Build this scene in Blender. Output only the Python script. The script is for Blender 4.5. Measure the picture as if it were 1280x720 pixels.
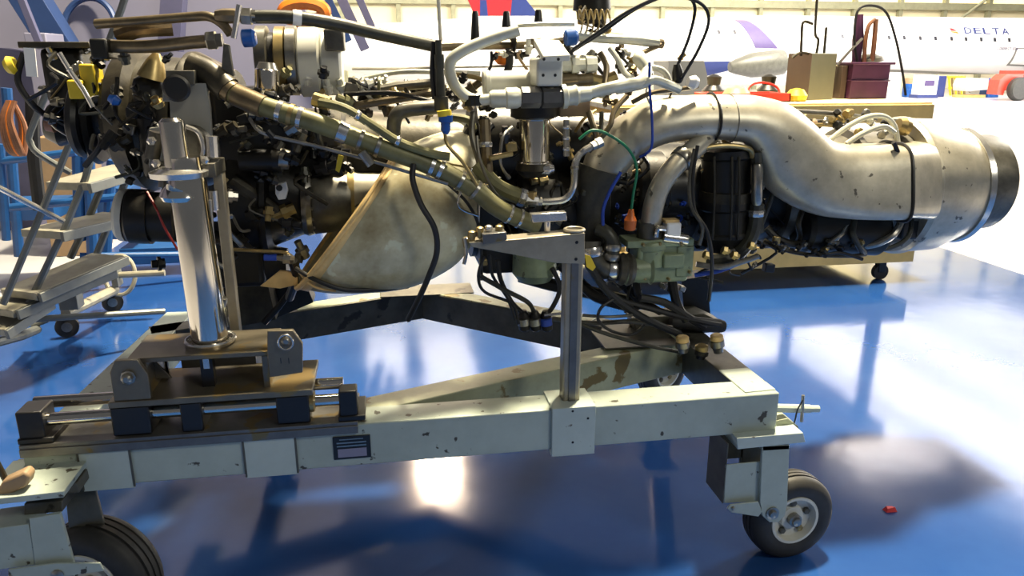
import bpy, bmesh, math, random
from mathutils import Vector, Matrix, noise
rnd = random.Random(7)
SC = bpy.context.scene
for o in list(bpy.data.objects): bpy.data.objects.remove(o)
COL = SC.collection
# ------------------------------------------------------------------ camera
F = 950.0; PITCH = math.atan(282/950.0); YAW = math.radians(9.4); H = 1.6
cd = bpy.data.cameras.new('camera'); cam = bpy.data.objects.new('camera', cd); COL.objects.link(cam)
cd.sensor_width = 36; cd.lens = 36*F/1280; cd.clip_end = 300; cd.clip_start = 0.05
cam.location = (0, 0, H); cam.rotation_euler = (math.pi/2-PITCH, 0, -YAW)
SC.camera = cam
# ------------------------------------------------------------------ world, lights, exposure
W = bpy.data.worlds.new('hangar_daylight'); SC.world = W; W.use_nodes = True
bg = W.node_tree.nodes['Background']; bg.inputs[0].default_value = (0.9, 0.93, 1.0, 1); bg.inputs[1].default_value = 0.10
SC.view_settings.view_transform = 'Standard'; SC.view_settings.look = 'None'
SC.view_settings.exposure = 0.2; SC.view_settings.gamma = 1.0
def area(name, loc, target, size, power, color, sy=None):
    l = bpy.data.lights.new(name, 'AREA'); l.energy = power; l.color = color; l.size = size
    if sy: l.shape = 'RECTANGLE'; l.size_y = sy
    o = bpy.data.objects.new(name, l); COL.objects.link(o); o.location = loc
    o.rotation_euler = (Vector(target)-Vector(loc)).to_track_quat('-Z', 'Y').to_euler(); return o
area('high_bay_lamp', (2.7, 5.0, 11.0), (0.9, 2.7, 1.0), 0.8, 4200, (1.0, 0.86, 0.60))
area('high_bay_lamp', (-1.5, 5.5, 9.4), (-0.5, 2.7, 1.0), 1.0, 300, (1.0, 0.88, 0.66))
area('hangar_door_daylight', (30, 24, 5), (6, 32, 0), 8, 4500, (1.0, 0.97, 0.9), 16)
area('high_bay_lamp', (16, 24, 11), (18, 37, 1), 6, 6000, (1.0, 0.90, 0.70))
area('high_bay_lamp', (-4, 24, 11), (2, 40, 1), 6, 4500, (1.0, 0.90, 0.70))
area('high_bay_lamp', (19, 12, 11), (10, 10, 0), 3, 3000, (1.0, 0.95, 0.86))
area('high_bay_lamp', (1.1, 19.2, 9.4), (0.6, 8, 0), 0.9, 380, (1.0, 0.76, 0.55))
area('front_fill_light', (5.2, -4.5, 7.0), (0.6, 2.5, 0.9), 2.0, 200, (1.0, 0.97, 0.84))  # added fill from behind the camera, lifts the front faces
# ------------------------------------------------------------------ projection helpers (camera frame known from above)
fw = Vector((math.sin(YAW)*math.cos(PITCH), math.cos(YAW)*math.cos(PITCH), -math.sin(PITCH)))
rt = Vector((math.cos(YAW), -math.sin(YAW), 0)); up = rt.cross(fw)
def P(x, y, Y):
    r = fw + rt*((x-640)/F) + up*((360-y)/F); t = Y/r.y
    return Vector((r.x*t, Y, H+r.z*t))
def G(x, y, Z=0.0):
    r = fw + rt*((x-640)/F) + up*((360-y)/F); t = (Z-H)/r.z
    return Vector((r.x*t, r.y*t, Z))
def S(p): return (Vector(p)-Vector((0, 0, H))).dot(fw)/F          # metres per pixel at a point
# ------------------------------------------------------------------ materials
M = {}
def mat(name, col, rough=0.5, metal=0.0, var=0.35, scale=6.0, bump=0.0, col2=None, coat=0.0, emit=None, spots=None):
    m = bpy.data.materials.new(name); m.use_nodes = True; nt = m.node_tree; b = nt.nodes['Principled BSDF']
    tc = nt.nodes.new('ShaderNodeTexCoord'); n = nt.nodes.new('ShaderNodeTexNoise')
    n.inputs['Scale'].default_value = scale; n.inputs['Detail'].default_value = 5; n.inputs['Roughness'].default_value = 0.65
    nt.links.new(tc.outputs['Object'], n.inputs['Vector'])
    r = nt.nodes.new('ShaderNodeValToRGB'); r.color_ramp.elements[0].position = 0.32; r.color_ramp.elements[1].position = 0.66
    c2 = col2 if col2 else tuple(c*(1-var) for c in col)
    r.color_ramp.elements[0].color = (*c2, 1); r.color_ramp.elements[1].color = (*col, 1)
    nt.links.new(n.outputs['Fac'], r.inputs['Fac']); out = r.outputs['Color']
    if spots:
        n2 = nt.nodes.new('ShaderNodeTexNoise'); n2.inputs['Scale'].default_value = spots[0]; n2.inputs['Detail'].default_value = 6
        nt.links.new(tc.outputs['Object'], n2.inputs['Vector'])
        r2 = nt.nodes.new('ShaderNodeValToRGB'); r2.color_ramp.elements[0].position = spots[1]; r2.color_ramp.elements[1].position = spots[1]+0.03
        mx = nt.nodes.new('ShaderNodeMixRGB'); nt.links.new(n2.outputs['Fac'], r2.inputs['Fac']); nt.links.new(r2.outputs['Color'], mx.inputs[0])
        nt.links.new(out, mx.inputs[1]); mx.inputs[2].default_value = (*spots[2], 1); out = mx.outputs[0]
    nt.links.new(out, b.inputs['Base Color'])
    b.inputs['Roughness'].default_value = rough; b.inputs['Metallic'].default_value = metal; b.inputs['Coat Weight'].default_value = coat
    if bump:
        bp = nt.nodes.new('ShaderNodeBump'); bp.inputs['Strength'].default_value = bump; bp.inputs['Distance'].default_value = 0.004
        nt.links.new(n.outputs['Fac'], bp.inputs['Height']); nt.links.new(bp.outputs['Normal'], b.inputs['Normal'])
    if emit:
        nt.links.new(out, b.inputs['Emission Color']); b.inputs['Emission Strength'].default_value = emit
    M[name] = m; return m
mat('cast', (0.065, 0.056, 0.036), 0.42, 0.4, 0.7, 14, 0.4)
mat('castdark', (0.014, 0.013, 0.010), 0.4, 0.15, 0.6, 14, 0.4)
mat('castgrey', (0.17, 0.16, 0.13), 0.4, 0.6, 0.6, 12, 0.2)
mat('black', (0.008, 0.008, 0.009), 0.4, 0.0, 0.4, 20)
mat('wire', (0.012, 0.012, 0.012), 0.5, 0.0, 0.3, 20)
mat('rubber', (0.02, 0.019, 0.017), 0.62, 0.0, 0.5, 9, 0.2)
mat('tyre', (0.03, 0.028, 0.024), 0.6, 0.0, 0.4, 12, 0.3, col2=(0.014, 0.014, 0.013))
mat('steel', (0.42, 0.40, 0.35), 0.3, 0.9, 0.45, 16)
mat('bright', (0.72, 0.70, 0.66), 0.22, 0.9, 0.25, 10)
mat('chrome', (0.74, 0.70, 0.62), 0.12, 1.0, 0.15, 4)
mat('duct', (0.56, 0.52, 0.41), 0.38, 0.55, 0.35, 9, 0.1, spots=(26, 0.66, (0.12, 0.11, 0.09)))
mat('ductdark', (0.06, 0.058, 0.045), 0.6, 0.1, 0.5, 30, 0.4)
mat('scoop', (0.62, 0.60, 0.42), 0.42, 0.2, 0.0, 5, 0.15, col2=(0.25, 0.20, 0.10), spots=(9, 0.63, (0.60, 0.62, 0.47)))
mat('lip', (0.80, 0.56, 0.24), 0.5, 0.2, 0.35, 8, 0.1)
mat('olive', (0.21, 0.20, 0.085), 0.45, 0.1, 0.45, 12, 0.2)
mat('hose', (0.05, 0.05, 0.035), 0.42, 0.1, 0.5, 20, 0.2)
mat('bronze', (0.22, 0.17, 0.10), 0.35, 0.6, 0.5, 12)
mat('whitehose', (0.62, 0.62, 0.52), 0.35, 0.2, 0.2, 20)
mat('brass', (0.44, 0.33, 0.14), 0.35, 0.7, 0.4, 14)
mat('greenpaint', (0.27, 0.33, 0.20), 0.42, 0.1, 0.35, 12, 0.1, spots=(30, 0.66, (0.12, 0.13, 0.08)))
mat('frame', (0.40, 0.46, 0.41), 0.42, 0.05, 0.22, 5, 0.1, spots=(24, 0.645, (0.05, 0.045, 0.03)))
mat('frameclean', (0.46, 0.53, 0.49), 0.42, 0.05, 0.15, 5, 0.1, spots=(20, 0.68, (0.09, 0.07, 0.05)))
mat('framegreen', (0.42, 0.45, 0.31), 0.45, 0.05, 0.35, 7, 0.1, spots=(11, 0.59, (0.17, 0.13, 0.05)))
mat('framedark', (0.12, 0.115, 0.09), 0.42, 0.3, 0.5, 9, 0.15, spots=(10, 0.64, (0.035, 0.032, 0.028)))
mat('plate', (0.17, 0.165, 0.155), 0.35, 0.55, 0.35, 10, spots=(9, 0.62, (0.19, 0.14, 0.06)))
mat('carriage', (0.20, 0.175, 0.13), 0.38, 0.6, 0.35, 8, spots=(7, 0.58, (0.24, 0.17, 0.07)))
mat('armsteel', (0.36, 0.32, 0.24), 0.38, 0.4, 0.3, 10)
mat('blue', (0.01, 0.10, 0.42), 0.35, 0.0, 0.3, 10)
mat('bluewire', (0.02, 0.07, 0.45), 0.4)
mat('greenwire', (0.01, 0.22, 0.10), 0.4)
mat('redwire', (0.45, 0.03, 0.02), 0.4)
mat('red', (0.62, 0.05, 0.03), 0.4, 0, 0.3)
mat('orange', (0.85, 0.22, 0.02), 0.45, 0, 0.3)
mat('plug', (0.55, 0.13, 0.02), 0.45, 0, 0.3)
mat('yellow', (0.80, 0.60, 0.03), 0.5, 0, 0.3)
mat('white', (0.80, 0.80, 0.78), 0.5, 0, 0.08)
mat('offwhite', (0.62, 0.62, 0.55), 0.45, 0, 0.15)
mat('wood', (0.72, 0.50, 0.17), 0.55, 0, 0.3, 4, 0.1)
mat('woodtop', (0.78, 0.66, 0.42), 0.55, 0, 0.2, 4)
mat('tan', (0.34, 0.23, 0.13), 0.6, 0, 0.25, 5)
mat('stair', (0.17, 0.18, 0.17), 0.42, 0.3, 0.3, 8)
mat('tread', (0.33, 0.31, 0.24), 0.5, 0.2, 0.3, 10, 0.1)
mat('dockblue', (0.012, 0.085, 0.27), 0.4, 0, 0.3, 6)
mat('purplebox', (0.10, 0.03, 0.085), 0.4, 0, 0.3, 5)
mat('nacelle', (0.10, 0.10, 0.085), 0.4)
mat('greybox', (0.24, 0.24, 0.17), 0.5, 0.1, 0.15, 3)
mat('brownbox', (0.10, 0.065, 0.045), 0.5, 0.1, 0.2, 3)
mat('navy', (0.015, 0.03, 0.15), 0.4, 0, 0.1)
mat('tailred', (0.28, 0.012, 0.02), 0.4, 0, 0.1)
mat('liveryblue', (0.07, 0.05, 0.15), 0.35, 0, 0.1)
mat('planewhite', (0.84, 0.83, 0.80), 0.3, 0, 0.03, 1)
mat('planegrey', (0.24, 0.24, 0.22), 0.35, 0.1, 0.15, 1)
mat('windowdark', (0.04, 0.04, 0.05), 0.25, 0, 0.1)
mat('wallcream', (0.84, 0.77, 0.55), 0.7, 0, 0.06, 0.4)
mat('wallglow', (1.0, 0.86, 0.48), 0.5, 0, 0.06, 0.5, emit=0.9)  # wall panels made to glow for a bright background
mat('walllav', (0.22, 0.22, 0.32), 0.7, 0, 0.1, 0.5)
mat('steelwork', (0.33, 0.33, 0.22), 0.5, 0.2, 0.2, 3)
mat('bluesteel', (0.025, 0.06, 0.19), 0.45, 0.1, 0.25, 2)
mat('purplesteel', (0.12, 0.12, 0.22), 0.45, 0.1, 0.25, 2)
mat('ceil', (0.07, 0.08, 0.11), 0.8, 0, 0.1, 0.5)
mat('ceilglow', (1.0, 0.95, 0.95), 0.5, 0, 0.02, 1, emit=2.3)  # glow added overhead for the glossy floor to mirror
mat('concrete', (0.52, 0.52, 0.56), 0.25, 0, 0.12, 0.7)
mat('cable', (0.28, 0.12, 0.06), 0.5, 0, 0.4, 12)
mat('foam', (0.75, 0.05, 0.06), 0.7, 0, 0.2)
mat('puddle', (0.004, 0.03, 0.13), 0.16, 0, 0.3, 5, 0.0)
def floor_mat():
    m = mat('epoxy', (0.020, 0.072, 0.24), 0.07, 0, 0.25, 1.3, coat=0.0, col2=(0.010, 0.050, 0.20)); nt = m.node_tree; b = nt.nodes['Principled BSDF']
    tc = nt.nodes['Texture Coordinate']
    b.inputs['IOR'].default_value = 1.8
    n = nt.nodes.new('ShaderNodeTexNoise'); n.inputs['Scale'].default_value = 2.2; n.inputs['Detail'].default_value = 3
    nt.links.new(tc.outputs['Object'], n.inputs['Vector'])
    n3 = nt.nodes.new('ShaderNodeTexNoise'); n3.inputs['Scale'].default_value = 40; nt.links.new(tc.outputs['Object'], n3.inputs['Vector'])
    ad = nt.nodes.new('ShaderNodeMath'); ad.operation = 'MULTIPLY_ADD'; ad.inputs[1].default_value = 0.03
    nt.links.new(n3.outputs['Fac'], ad.inputs[0]); nt.links.new(n.outputs['Fac'], ad.inputs[2])
    bp = nt.nodes.new('ShaderNodeBump'); bp.inputs['Strength'].default_value = 0.05; bp.inputs['Distance'].default_value = 0.02
    nt.links.new(ad.outputs[0], bp.inputs['Height']); nt.links.new(bp.outputs['Normal'], b.inputs['Normal'])
    mr = nt.nodes.new('ShaderNodeMapRange'); mr.inputs[3].default_value = 0.05; mr.inputs[4].default_value = 0.16
    nt.links.new(n.outputs['Fac'], mr.inputs[0]); nt.links.new(mr.outputs[0], b.inputs['Roughness'])
floor_mat()
# ------------------------------------------------------------------ object helpers
WL = {}
def clean(n): return n
def link(name, me, loc, parent=None, label=None):
    o = bpy.data.objects.new(name, me); COL.objects.link(o)
    base = WL[parent.name] if parent else Vector((0, 0, 0))
    o.location = Vector(loc)-base
    if parent: o.parent = parent
    WL[o.name] = Vector(loc)
    if label: o['label'] = label
    return o
def make(name, V, Fc, material, parent=None, label=None, sharp=35, bev=0.0, origin=None):
    V = [Vector(v) for v in V]
    if origin is None:
        xs = [v.x for v in V]; ys = [v.y for v in V]; zs = [v.z for v in V]
        origin = Vector(((min(xs)+max(xs))/2, (min(ys)+max(ys))/2, min(zs)))
    origin = Vector(origin)
    me = bpy.data.meshes.new(name); me.from_pydata([tuple(v-origin) for v in V], [], Fc)
    bm = bmesh.new(); bm.from_mesh(me); bmesh.ops.recalc_face_normals(bm, faces=bm.faces); bm.to_mesh(me); bm.free()
    me.polygons.foreach_set('use_smooth', [True]*len(me.polygons)); me.set_sharp_from_angle(angle=math.radians(sharp))
    me.materials.append(M[material])
    o = link(name, me, origin, parent, label)
    if bev:
        b = o.modifiers.new('bevel', 'BEVEL'); b.width = bev; b.segments = 2; b.limit_method = 'ANGLE'; b.angle_limit = math.radians(40)
        b.harden_normals = False
    return o
def thing(name, label, cat, loc, group=None):
    o = bpy.data.objects.new(name, None); COL.objects.link(o); o.location = loc; o.empty_display_size = 0.1
    WL[o.name] = Vector(loc); tag(o, label, cat, group); return o
def tag(o, label, cat, group=None):
    o['label'] = label; o['category'] = cat
    if group: o['group'] = group
    return o
def stru(o): o['kind'] = 'structure'; return o
def copy_part(o, loc, rot=None, parent=None):
    c = o.copy(); COL.objects.link(c); par = parent or o.parent; c.parent = par
    base = WL[par.name] if par else Vector((0, 0, 0)); c.location = Vector(loc)-base; WL[c.name] = Vector(loc)
    if rot is not None: c.rotation_euler = rot
    return c
def catmull(pts, n):
    if len(pts) < 3 or n <= 1: return [Vector(p) for p in pts]
    out = []; q = [pts[0]]+list(pts)+[pts[-1]]
    for i in range(1, len(q)-2):
        p0, p1, p2, p3 = [Vector(a) for a in q[i-1:i+3]]
        for k in range(n):
            t = k/n
            out.append(0.5*((2*p1)+(p2-p0)*t+(2*p0-5*p1+4*p2-p3)*t*t+(3*p1-p0-3*p2+p3)*t**3))
    out.append(Vector(q[-2])); return out
def sweep(pts, rad, seg=10, closed=False):
    """round tube along pts; rad = number or list"""
    n = len(pts); R = rad if isinstance(rad, (list, tuple)) else [rad]*n
    T = []
    for i in range(n):
        a = pts[(i-1) % n] if (closed or i > 0) else pts[i]; b = pts[(i+1) % n] if (closed or i < n-1) else pts[i]
        d = b-a; T.append(d.normalized() if d.length > 1e-9 else Vector((0, 0, 1)))
    nrm = T[0].orthogonal().normalized(); V = []; Fc = []
    for i in range(n):
        nrm = (nrm-T[i]*nrm.dot(T[i])); nrm = nrm.normalized() if nrm.length > 1e-6 else T[i].orthogonal().normalized()
        b = T[i].cross(nrm)
        for k in range(seg):
            a = 2*math.pi*k/seg; V.append(pts[i]+(nrm*math.cos(a)+b*math.sin(a))*R[i])
    m = n if closed else n-1
    for i in range(m):
        j = (i+1) % n
        for k in range(seg):
            l = (k+1) % seg; Fc.append((i*seg+k, i*seg+l, j*seg+l, j*seg+k))
    if not closed:
        Fc.append(tuple(range(seg))[::-1]); Fc.append(tuple(range((n-1)*seg, n*seg)))
    return V, Fc
def pathlen(pts):
    L = [0]
    for a, b in zip(pts, pts[1:]): L.append(L[-1]+(b-a).length)
    return L
def at_t(pts, t):
    L = pathlen(pts); s = t*L[-1]
    for i in range(len(pts)-1):
        if L[i+1] >= s:
            u = (s-L[i])/max(1e-9, L[i+1]-L[i]); return pts[i].lerp(pts[i+1], u), (pts[i+1]-pts[i]).normalized()
    return pts[-1], (pts[-1]-pts[-2]).normalized()
def tube3(name, mt, r, pts, parent=None, smooth=5, seg=10, clamps=(), label=None, clampmat='bright', cw=None, cname='clamp', ends=None):
    q = catmull(pts, smooth); V, Fc = sweep(q, r, seg); o = make(name, V, Fc, mt, parent, label)
    for t in clamps:
        p, d = at_t(q, t); w = cw or r*0.45
        rr = r if not isinstance(r, (list, tuple)) else max(r)
        prof = [(-w, rr*0.9), (-w, rr*1.13), (-w*0.5, rr*1.2), (w*0.5, rr*1.2), (w, rr*1.13), (w, rr*0.9)]
        lathe3(cname, clampmat, p, d, prof, o, seg=max(10, seg))
    if ends:      # hexagonal end fittings
        for t in (0.0, 1.0):
            p, d = at_t(q, t)
            s = 1 if t == 0 else -1
            lathe3('end_fitting', ends, p, d*s, [(-r*0.4, r*0.9), (-r*0.4, r*1.5), (r*1.4, r*1.5), (r*1.6, r*1.25), (r*3.0, r*1.25), (r*3.1, r*0.9)], o, seg=8, sharp=25)
    return o
def T(name, mt, rpx, pts, parent=None, **k):
    q = [P(*p) for p in pts]; r = rpx*S(q[len(q)//2]); return tube3(name, mt, r, q, parent, **k)
def lathe3(name, mt, p, axis, prof, parent=None, seg=24, label=None, sharp=30, cap=True, phase=0.0):
    axis = Vector(axis).normalized(); n = axis.orthogonal().normalized()
    if abs(axis.z) < 0.99: n = axis.cross(Vector((0, 0, 1))).normalized()
    b = axis.cross(n); V = []; Fc = []; p = Vector(p)
    for (t, r) in prof:
        for k in range(seg):
            a = 2*math.pi*k/seg+phase; V.append(p+axis*t+(n*math.cos(a)+b*math.sin(a))*max(r, 1e-4))
    for i in range(len(prof)-1):
        for k in range(seg):
            l = (k+1) % seg; Fc.append((i*seg+k, i*seg+l, (i+1)*seg+l, (i+1)*seg+k))
    if cap: Fc.append(tuple(range(seg))[::-1]); Fc.append(tuple(range((len(prof)-1)*seg, len(prof)*seg)))
    return make(name, V, Fc, mt, parent, label, sharp)
def CY(name, mt, a, b, prof, parent=None, **k):
    """lathe between two picture points a,b (x,y,Y); prof = [(fraction, radius px)]"""
    A = P(*a); B = P(*b); s = S((A+B)/2); d = B-A
    return lathe3(name, mt, A, d, [(t*d.length, r*s) for t, r in prof], parent, **k)
def can(name, mt, a, b, r, parent=None, **k):
    return CY(name, mt, a, b, [(0, r*0.86), (0.04, r), (0.3, r), (0.32, r*1.06), (0.38, r*1.06), (0.4, r), (0.96, r), (1, r*0.86)], parent, **k)
def box3(name, mt, lo, hi, parent=None, bev=0.004, rotz=0.0, roty=0.0, label=None):
    lo = Vector(lo); hi = Vector(hi); c = (lo+hi)/2; R = Matrix.Rotation(rotz, 3, 'Z') @ Matrix.Rotation(roty, 3, 'Y')
    V = [c+R @ (Vector((x, y, z))-c) for x in (lo.x, hi.x) for y in (lo.y, hi.y) for z in (lo.z, hi.z)]
    Fc = [(0, 1, 3, 2), (4, 6, 7, 5), (0, 4, 5, 1), (2, 3, 7, 6), (0, 2, 6, 4), (1, 5, 7, 3)]
    return make(name, V, Fc, mt, parent, label, bev=bev)
def BX(name, mt, x0, y0, x1, y1, Y, depth, parent=None, **k):
    """box whose FRONT face at depth Y spans the picture rectangle"""
    c = P((x0+x1)/2, (y0+y1)/2, Y); s = S(c)*1.0
    hw = abs((P(x1, (y0+y1)/2, Y)-P(x0, (y0+y1)/2, Y)).x)/2; hh = abs((P((x0+x1)/2, y0, Y)-P((x0+x1)/2, y1, Y)).z)/2
    return box3(name, mt, (c.x-hw, Y, c.z-hh), (c.x+hw, Y+depth, c.z+hh), parent, **k)
def prism(name, mt, poly, depth, parent=None, bev=0.002, label=None):
    """poly = world points all at one Y, pushed back by depth"""
    n = len(poly); V = [Vector(p) for p in poly]+[Vector(p)+Vector((0, depth, 0)) for p in poly]
    Fc = [tuple(range(n)), tuple(range(n, 2*n))[::-1]]+[(i, (i+1) % n, (i+1) % n+n, i+n) for i in range(n)]
    return make(name, V, Fc, mt, parent, label, bev=bev)
def PG(name, mt, pts, Y, depth, parent=None, **k): return prism(name, mt, [P(x, y, Y) for x, y in pts], depth, parent, **k)
def beam(name, mt, a, b, w, h, parent=None, bev=0.003, label=None):
    """rectangular bar from a to b: w across horizontally, h vertically (h measured down from the line)"""
    a = Vector(a); b = Vector(b); d = (b-a).normalized(); s = d.cross(Vector((0, 0, 1)))
    s = s.normalized() if s.length > 1e-3 else Vector((1, 0, 0)); u = s.cross(d).normalized(); V = []
    for p in (a, b):
        for x, z in ((-1, 0), (1, 0), (1, -1), (-1, -1)): V.append(p+s*(w/2*x)+u*(h*z))
    return make(name, V, [(0, 1, 2, 3), (4, 7, 6, 5), (0, 4, 5, 1), (1, 5, 6, 2), (2, 6, 7, 3), (3, 7, 4, 0)], mt, parent, label, bev=bev)
def loft(name, mt, secs, parent=None, n=5, seg=28, label=None, shell=0.0):
    """secs: (centre, half vector A, half vector B, exponent) ; superellipse sections"""
    K = []
    for c, a, b, e in secs: K.append([Vector(c), Vector(a), Vector(b), Vector((e, 0, 0))])
    cols = [catmull([k[i] for k in K], n) for i in range(4)]; m = len(cols[0]); V = []; Fc = []
    for i in range(m):
        e = 2.0/cols[3][i].x
        for k in range(seg):
            t = 2*math.pi*k/seg; c, s_ = math.cos(t), math.sin(t)
            V.append(cols[0][i]+cols[1][i]*(math.copysign(abs(c)**e, c))+cols[2][i]*(math.copysign(abs(s_)**e, s_)))
    for i in range(m-1):
        for k in range(seg):
            l = (k+1) % seg; Fc.append((i*seg+k, i*seg+l, (i+1)*seg+l, (i+1)*seg+k))
    if not shell: Fc.append(tuple(range(seg))[::-1]); Fc.append(tuple(range((m-1)*seg, m*seg)))
    o = make(name, V, Fc, mt, parent, label)
    if shell: md = o.modifiers.new('wall', 'SOLIDIFY'); md.thickness = shell; md.offset = -1
    return o
def ring_pts(c, a, b, n=32, e=2.0, rot=0):
    out = []
    for k in range(n):
        t = 2*math.pi*k/n+rot; x, y = math.cos(t), math.sin(t)
        out.append(Vector(c)+Vector(a)*math.copysign(abs(x)**(2/e), x)+Vector(b)*math.copysign(abs(y)**(2/e), y))
    return out
def hoop(name, mt, c, a, b, r, parent=None, e=2.0, seg=8, n=36, label=None):
    V, Fc = sweep(ring_pts(c, a, b, n, e), r, seg, closed=True); return make(name, V, Fc, mt, parent, label)
def bolt_ring(center, axis, R, n, size, parent, mt='steel', name='bolt'):
    axis = Vector(axis).normalized(); u = axis.orthogonal().normalized(); v = axis.cross(u); first = None
    for k in range(n):
        a = 2*math.pi*k/n; p = Vector(center)+(u*math.cos(a)+v*math.sin(a))*R
        if first is None: first = lathe3(name, mt, p, axis, [(0, size), (size*0.9, size), (size*1.1, size*0.7)], parent, seg=6); o0 = WL[first.name]-p
        else: copy_part(first, p+o0)
# ==================================================================== SETTING
def quad(name, mt, pts, th=0.02):
    n = len(pts); V = [Vector(p) for p in pts]+[Vector(p)-Vector((0, 0, th)) for p in pts]
    return make(name, V, [tuple(range(n)), tuple(range(n, 2*n))[::-1]]+[(i, (i+1) % n, (i+1) % n+n, i+n) for i in range(n)], mt)
fl = stru(quad('floor', 'concrete', [(-22, -6, -0.004), (60, -6, -0.004), (60, 46, -0.004), (-22, 46, -0.004)], 0.1))
fe = stru(quad('floor_epoxy', 'epoxy', [(-2.45, -5, 0.0), (4.91, -5, 0.0), (4.91, 14, 0.0), (-2.45, 14, 0.0)], 0.004))
box3('wall_back', 'wallcream', (-22, 46, 0), (60, 46.3, 14), bev=0); stru(bpy.data.objects['wall_back'])
wl = box3('wall_left', 'walllav', (-22.3, -6, 0), (-22, 46, 14), bev=0); stru(wl)
wp = box3('wall_partition', 'walllav', (-22, 8.6, 0), (-0.75, 8.8, 7), bev=0); stru(wp)
ce = box3('ceiling', 'ceil', (-22, -3, 14), (60, 46, 14.2), bev=0); stru(ce)
# back wall framing and cream panels, glow added to brighten floor reflections
k = 0
for i in range(20):
    for (z0, z1) in ((5.2, 9.2), (9.5, 13.6)):
        x0 = -2+3.1*i
        k += 1; stru(box3('glow_panel_%d' % k, 'wallglow', (x0+0.12, 45.9, z0), (x0+2.98, 45.98, z1), bev=0))
for i in range(21):
    stru(box3('trim_%d' % (i+1), 'steelwork', (-2.12+3.1*i, 45.6, 0), (-1.88+3.1*i, 45.9, 14), bev=0))
stru(box3('trim_22', 'steelwork', (-4, 45.5, 4.75), (60, 45.9, 5.15), bev=0)); stru(box3('trim_23', 'steelwork', (-4, 45.5, 9.2), (60, 45.9, 9.5), bev=0))
stru(tube3('trim_24', 'steelwork', 0.09, [Vector((36, 45.3, 4.2)), Vector((42, 45.3, 8.5))])); 
# unseen glowing ceiling panels, added for bright patches in the floor reflection
nl = 40
for (x0, x1, y0, y1) in [(1.5, 4.2, 33, 43), (-1.5, 0.6, 36, 43), (8, 10.5, 31, 43), (13, 16, 31, 43), (18, 22, 24, 43), (23, 27, 12, 43), (28, 33, 10, 43), (34, 40, 10, 43), (-14, -12, 6, 8)]:
    nl += 1; stru(box3('glow_panel_%d' % nl, 'ceilglow', (x0, y0, 13.9), (x1, y1, 13.98), bev=0))
# steel truss members in front of the partition on the left
def steel_member(name, label, mt, a, b, Y, wpx, cat='steel beam'):
    A = P(*a, Y); B = P(*b, Y); s = S((A+B)/2)
    o = beam(name, mt, A, B, wpx*s, wpx*s); return tag(o, label, cat)
# ==================================================================== ENGINE STAND
ST = thing('engine_stand', 'wheeled engine transport stand with worn pale green frame on the blue floor', 'engine stand', (0.1, 2.5, 0))
ZT = 0.618
fb = box3('front_beam', 'frame', (-0.99, 2.0, 0.487), (1.172, 2.11, ZT), ST, bev=0.004)
# wrap plates welded around the front beam, and the top rail plate
def bz(name, mt, x0, x1, z0, z1, y0, y1, par=ST, **k): return box3(name, mt, (x0, y0, z0), (x1, y1, z1), par, **k)
X = lambda px, py, Y=2.0: P(px, py, Y).x
for (a, b) in ((100, 165), (307, 372)):
    bz('wrap_plate', 'frameclean', X(a, 580), X(b, 580), 0.478, 0.598, 1.994, 2.0, bev=0.001)
for i in range(4): box3('weld_bead', 'framedark', (X((165, 307, 372, 100)[i], 580)-0.003, 1.9925, 0.482), (X((165, 307, 372, 100)[i], 580)+0.003, 1.996, 0.595), ST, bev=0.001)
sp = bz('post_socket', 'frameclean', X(689, 530), X(743, 530), 0.468, 0.626, 1.988, 2.12, bev=0.002)
for (x, y) in ((716, 514), (716, 553), (735, 523)): lathe3('rivet', 'black', P(x, y, 1.988), (0, -1, 0), [(0, 0.004), (0.002, 0.003)], sp, seg=8)
np_ = bz('nameplate', 'black', X(416, 550), X(463, 550), 0.512, 0.583, 1.996, 2.0, bev=0.001, label='black edged data plate on the front beam')
w = X(463, 550)-X(416, 550); x0 = X(416, 550)
box3('blank_panel', 'walllav', (x0+0.012, 1.9945, 0.519), (x0+w-0.012, 1.997, 0.545), np_, bev=0)
for z in (0.552, 0.562): box3('text_line', 'steel', (x0+0.010, 1.9945, z), (x0+w-0.012, 1.997, z+0.004), np_, bev=0)
box3('text_line', 'steel', (x0+0.018, 1.9945, 0.573), (x0+w-0.02, 1.997, 0.576), np_, bev=0)
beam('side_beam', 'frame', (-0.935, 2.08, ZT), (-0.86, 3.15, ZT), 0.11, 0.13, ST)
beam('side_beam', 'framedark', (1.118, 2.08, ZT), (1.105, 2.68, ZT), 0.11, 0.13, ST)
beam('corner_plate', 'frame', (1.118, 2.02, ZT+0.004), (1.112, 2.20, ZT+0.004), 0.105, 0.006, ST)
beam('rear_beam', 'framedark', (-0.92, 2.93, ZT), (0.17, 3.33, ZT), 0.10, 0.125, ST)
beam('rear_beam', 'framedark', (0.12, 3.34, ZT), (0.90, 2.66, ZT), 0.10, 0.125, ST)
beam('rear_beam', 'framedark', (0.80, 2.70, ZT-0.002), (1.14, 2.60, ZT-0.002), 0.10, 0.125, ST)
for (a, b) in (((-0.40, 3.12), (0.13, 3.315)), ((0.17, 3.29), (0.78, 2.76))):
    beam('bright_top', 'framegreen', (*a, ZT+0.004), (*b, ZT+0.004), 0.085, 0.006, ST)  # paler sheet paints the bright, top-lit face onto the dark beams
beam('diagonal_beam', 'framegreen', (-0.10, 2.13, ZT-0.004), (1.07, 2.55, ZT-0.004), 0.10, 0.125, ST)
prism('brown_gusset', 'framedark', [(0.74, 2.44, ZT+0.001), (1.02, 2.44, ZT+0.001), (1.02, 2.44, ZT+0.007), (0.74, 2.44, ZT+0.007)], 0.2, ST)
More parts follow.
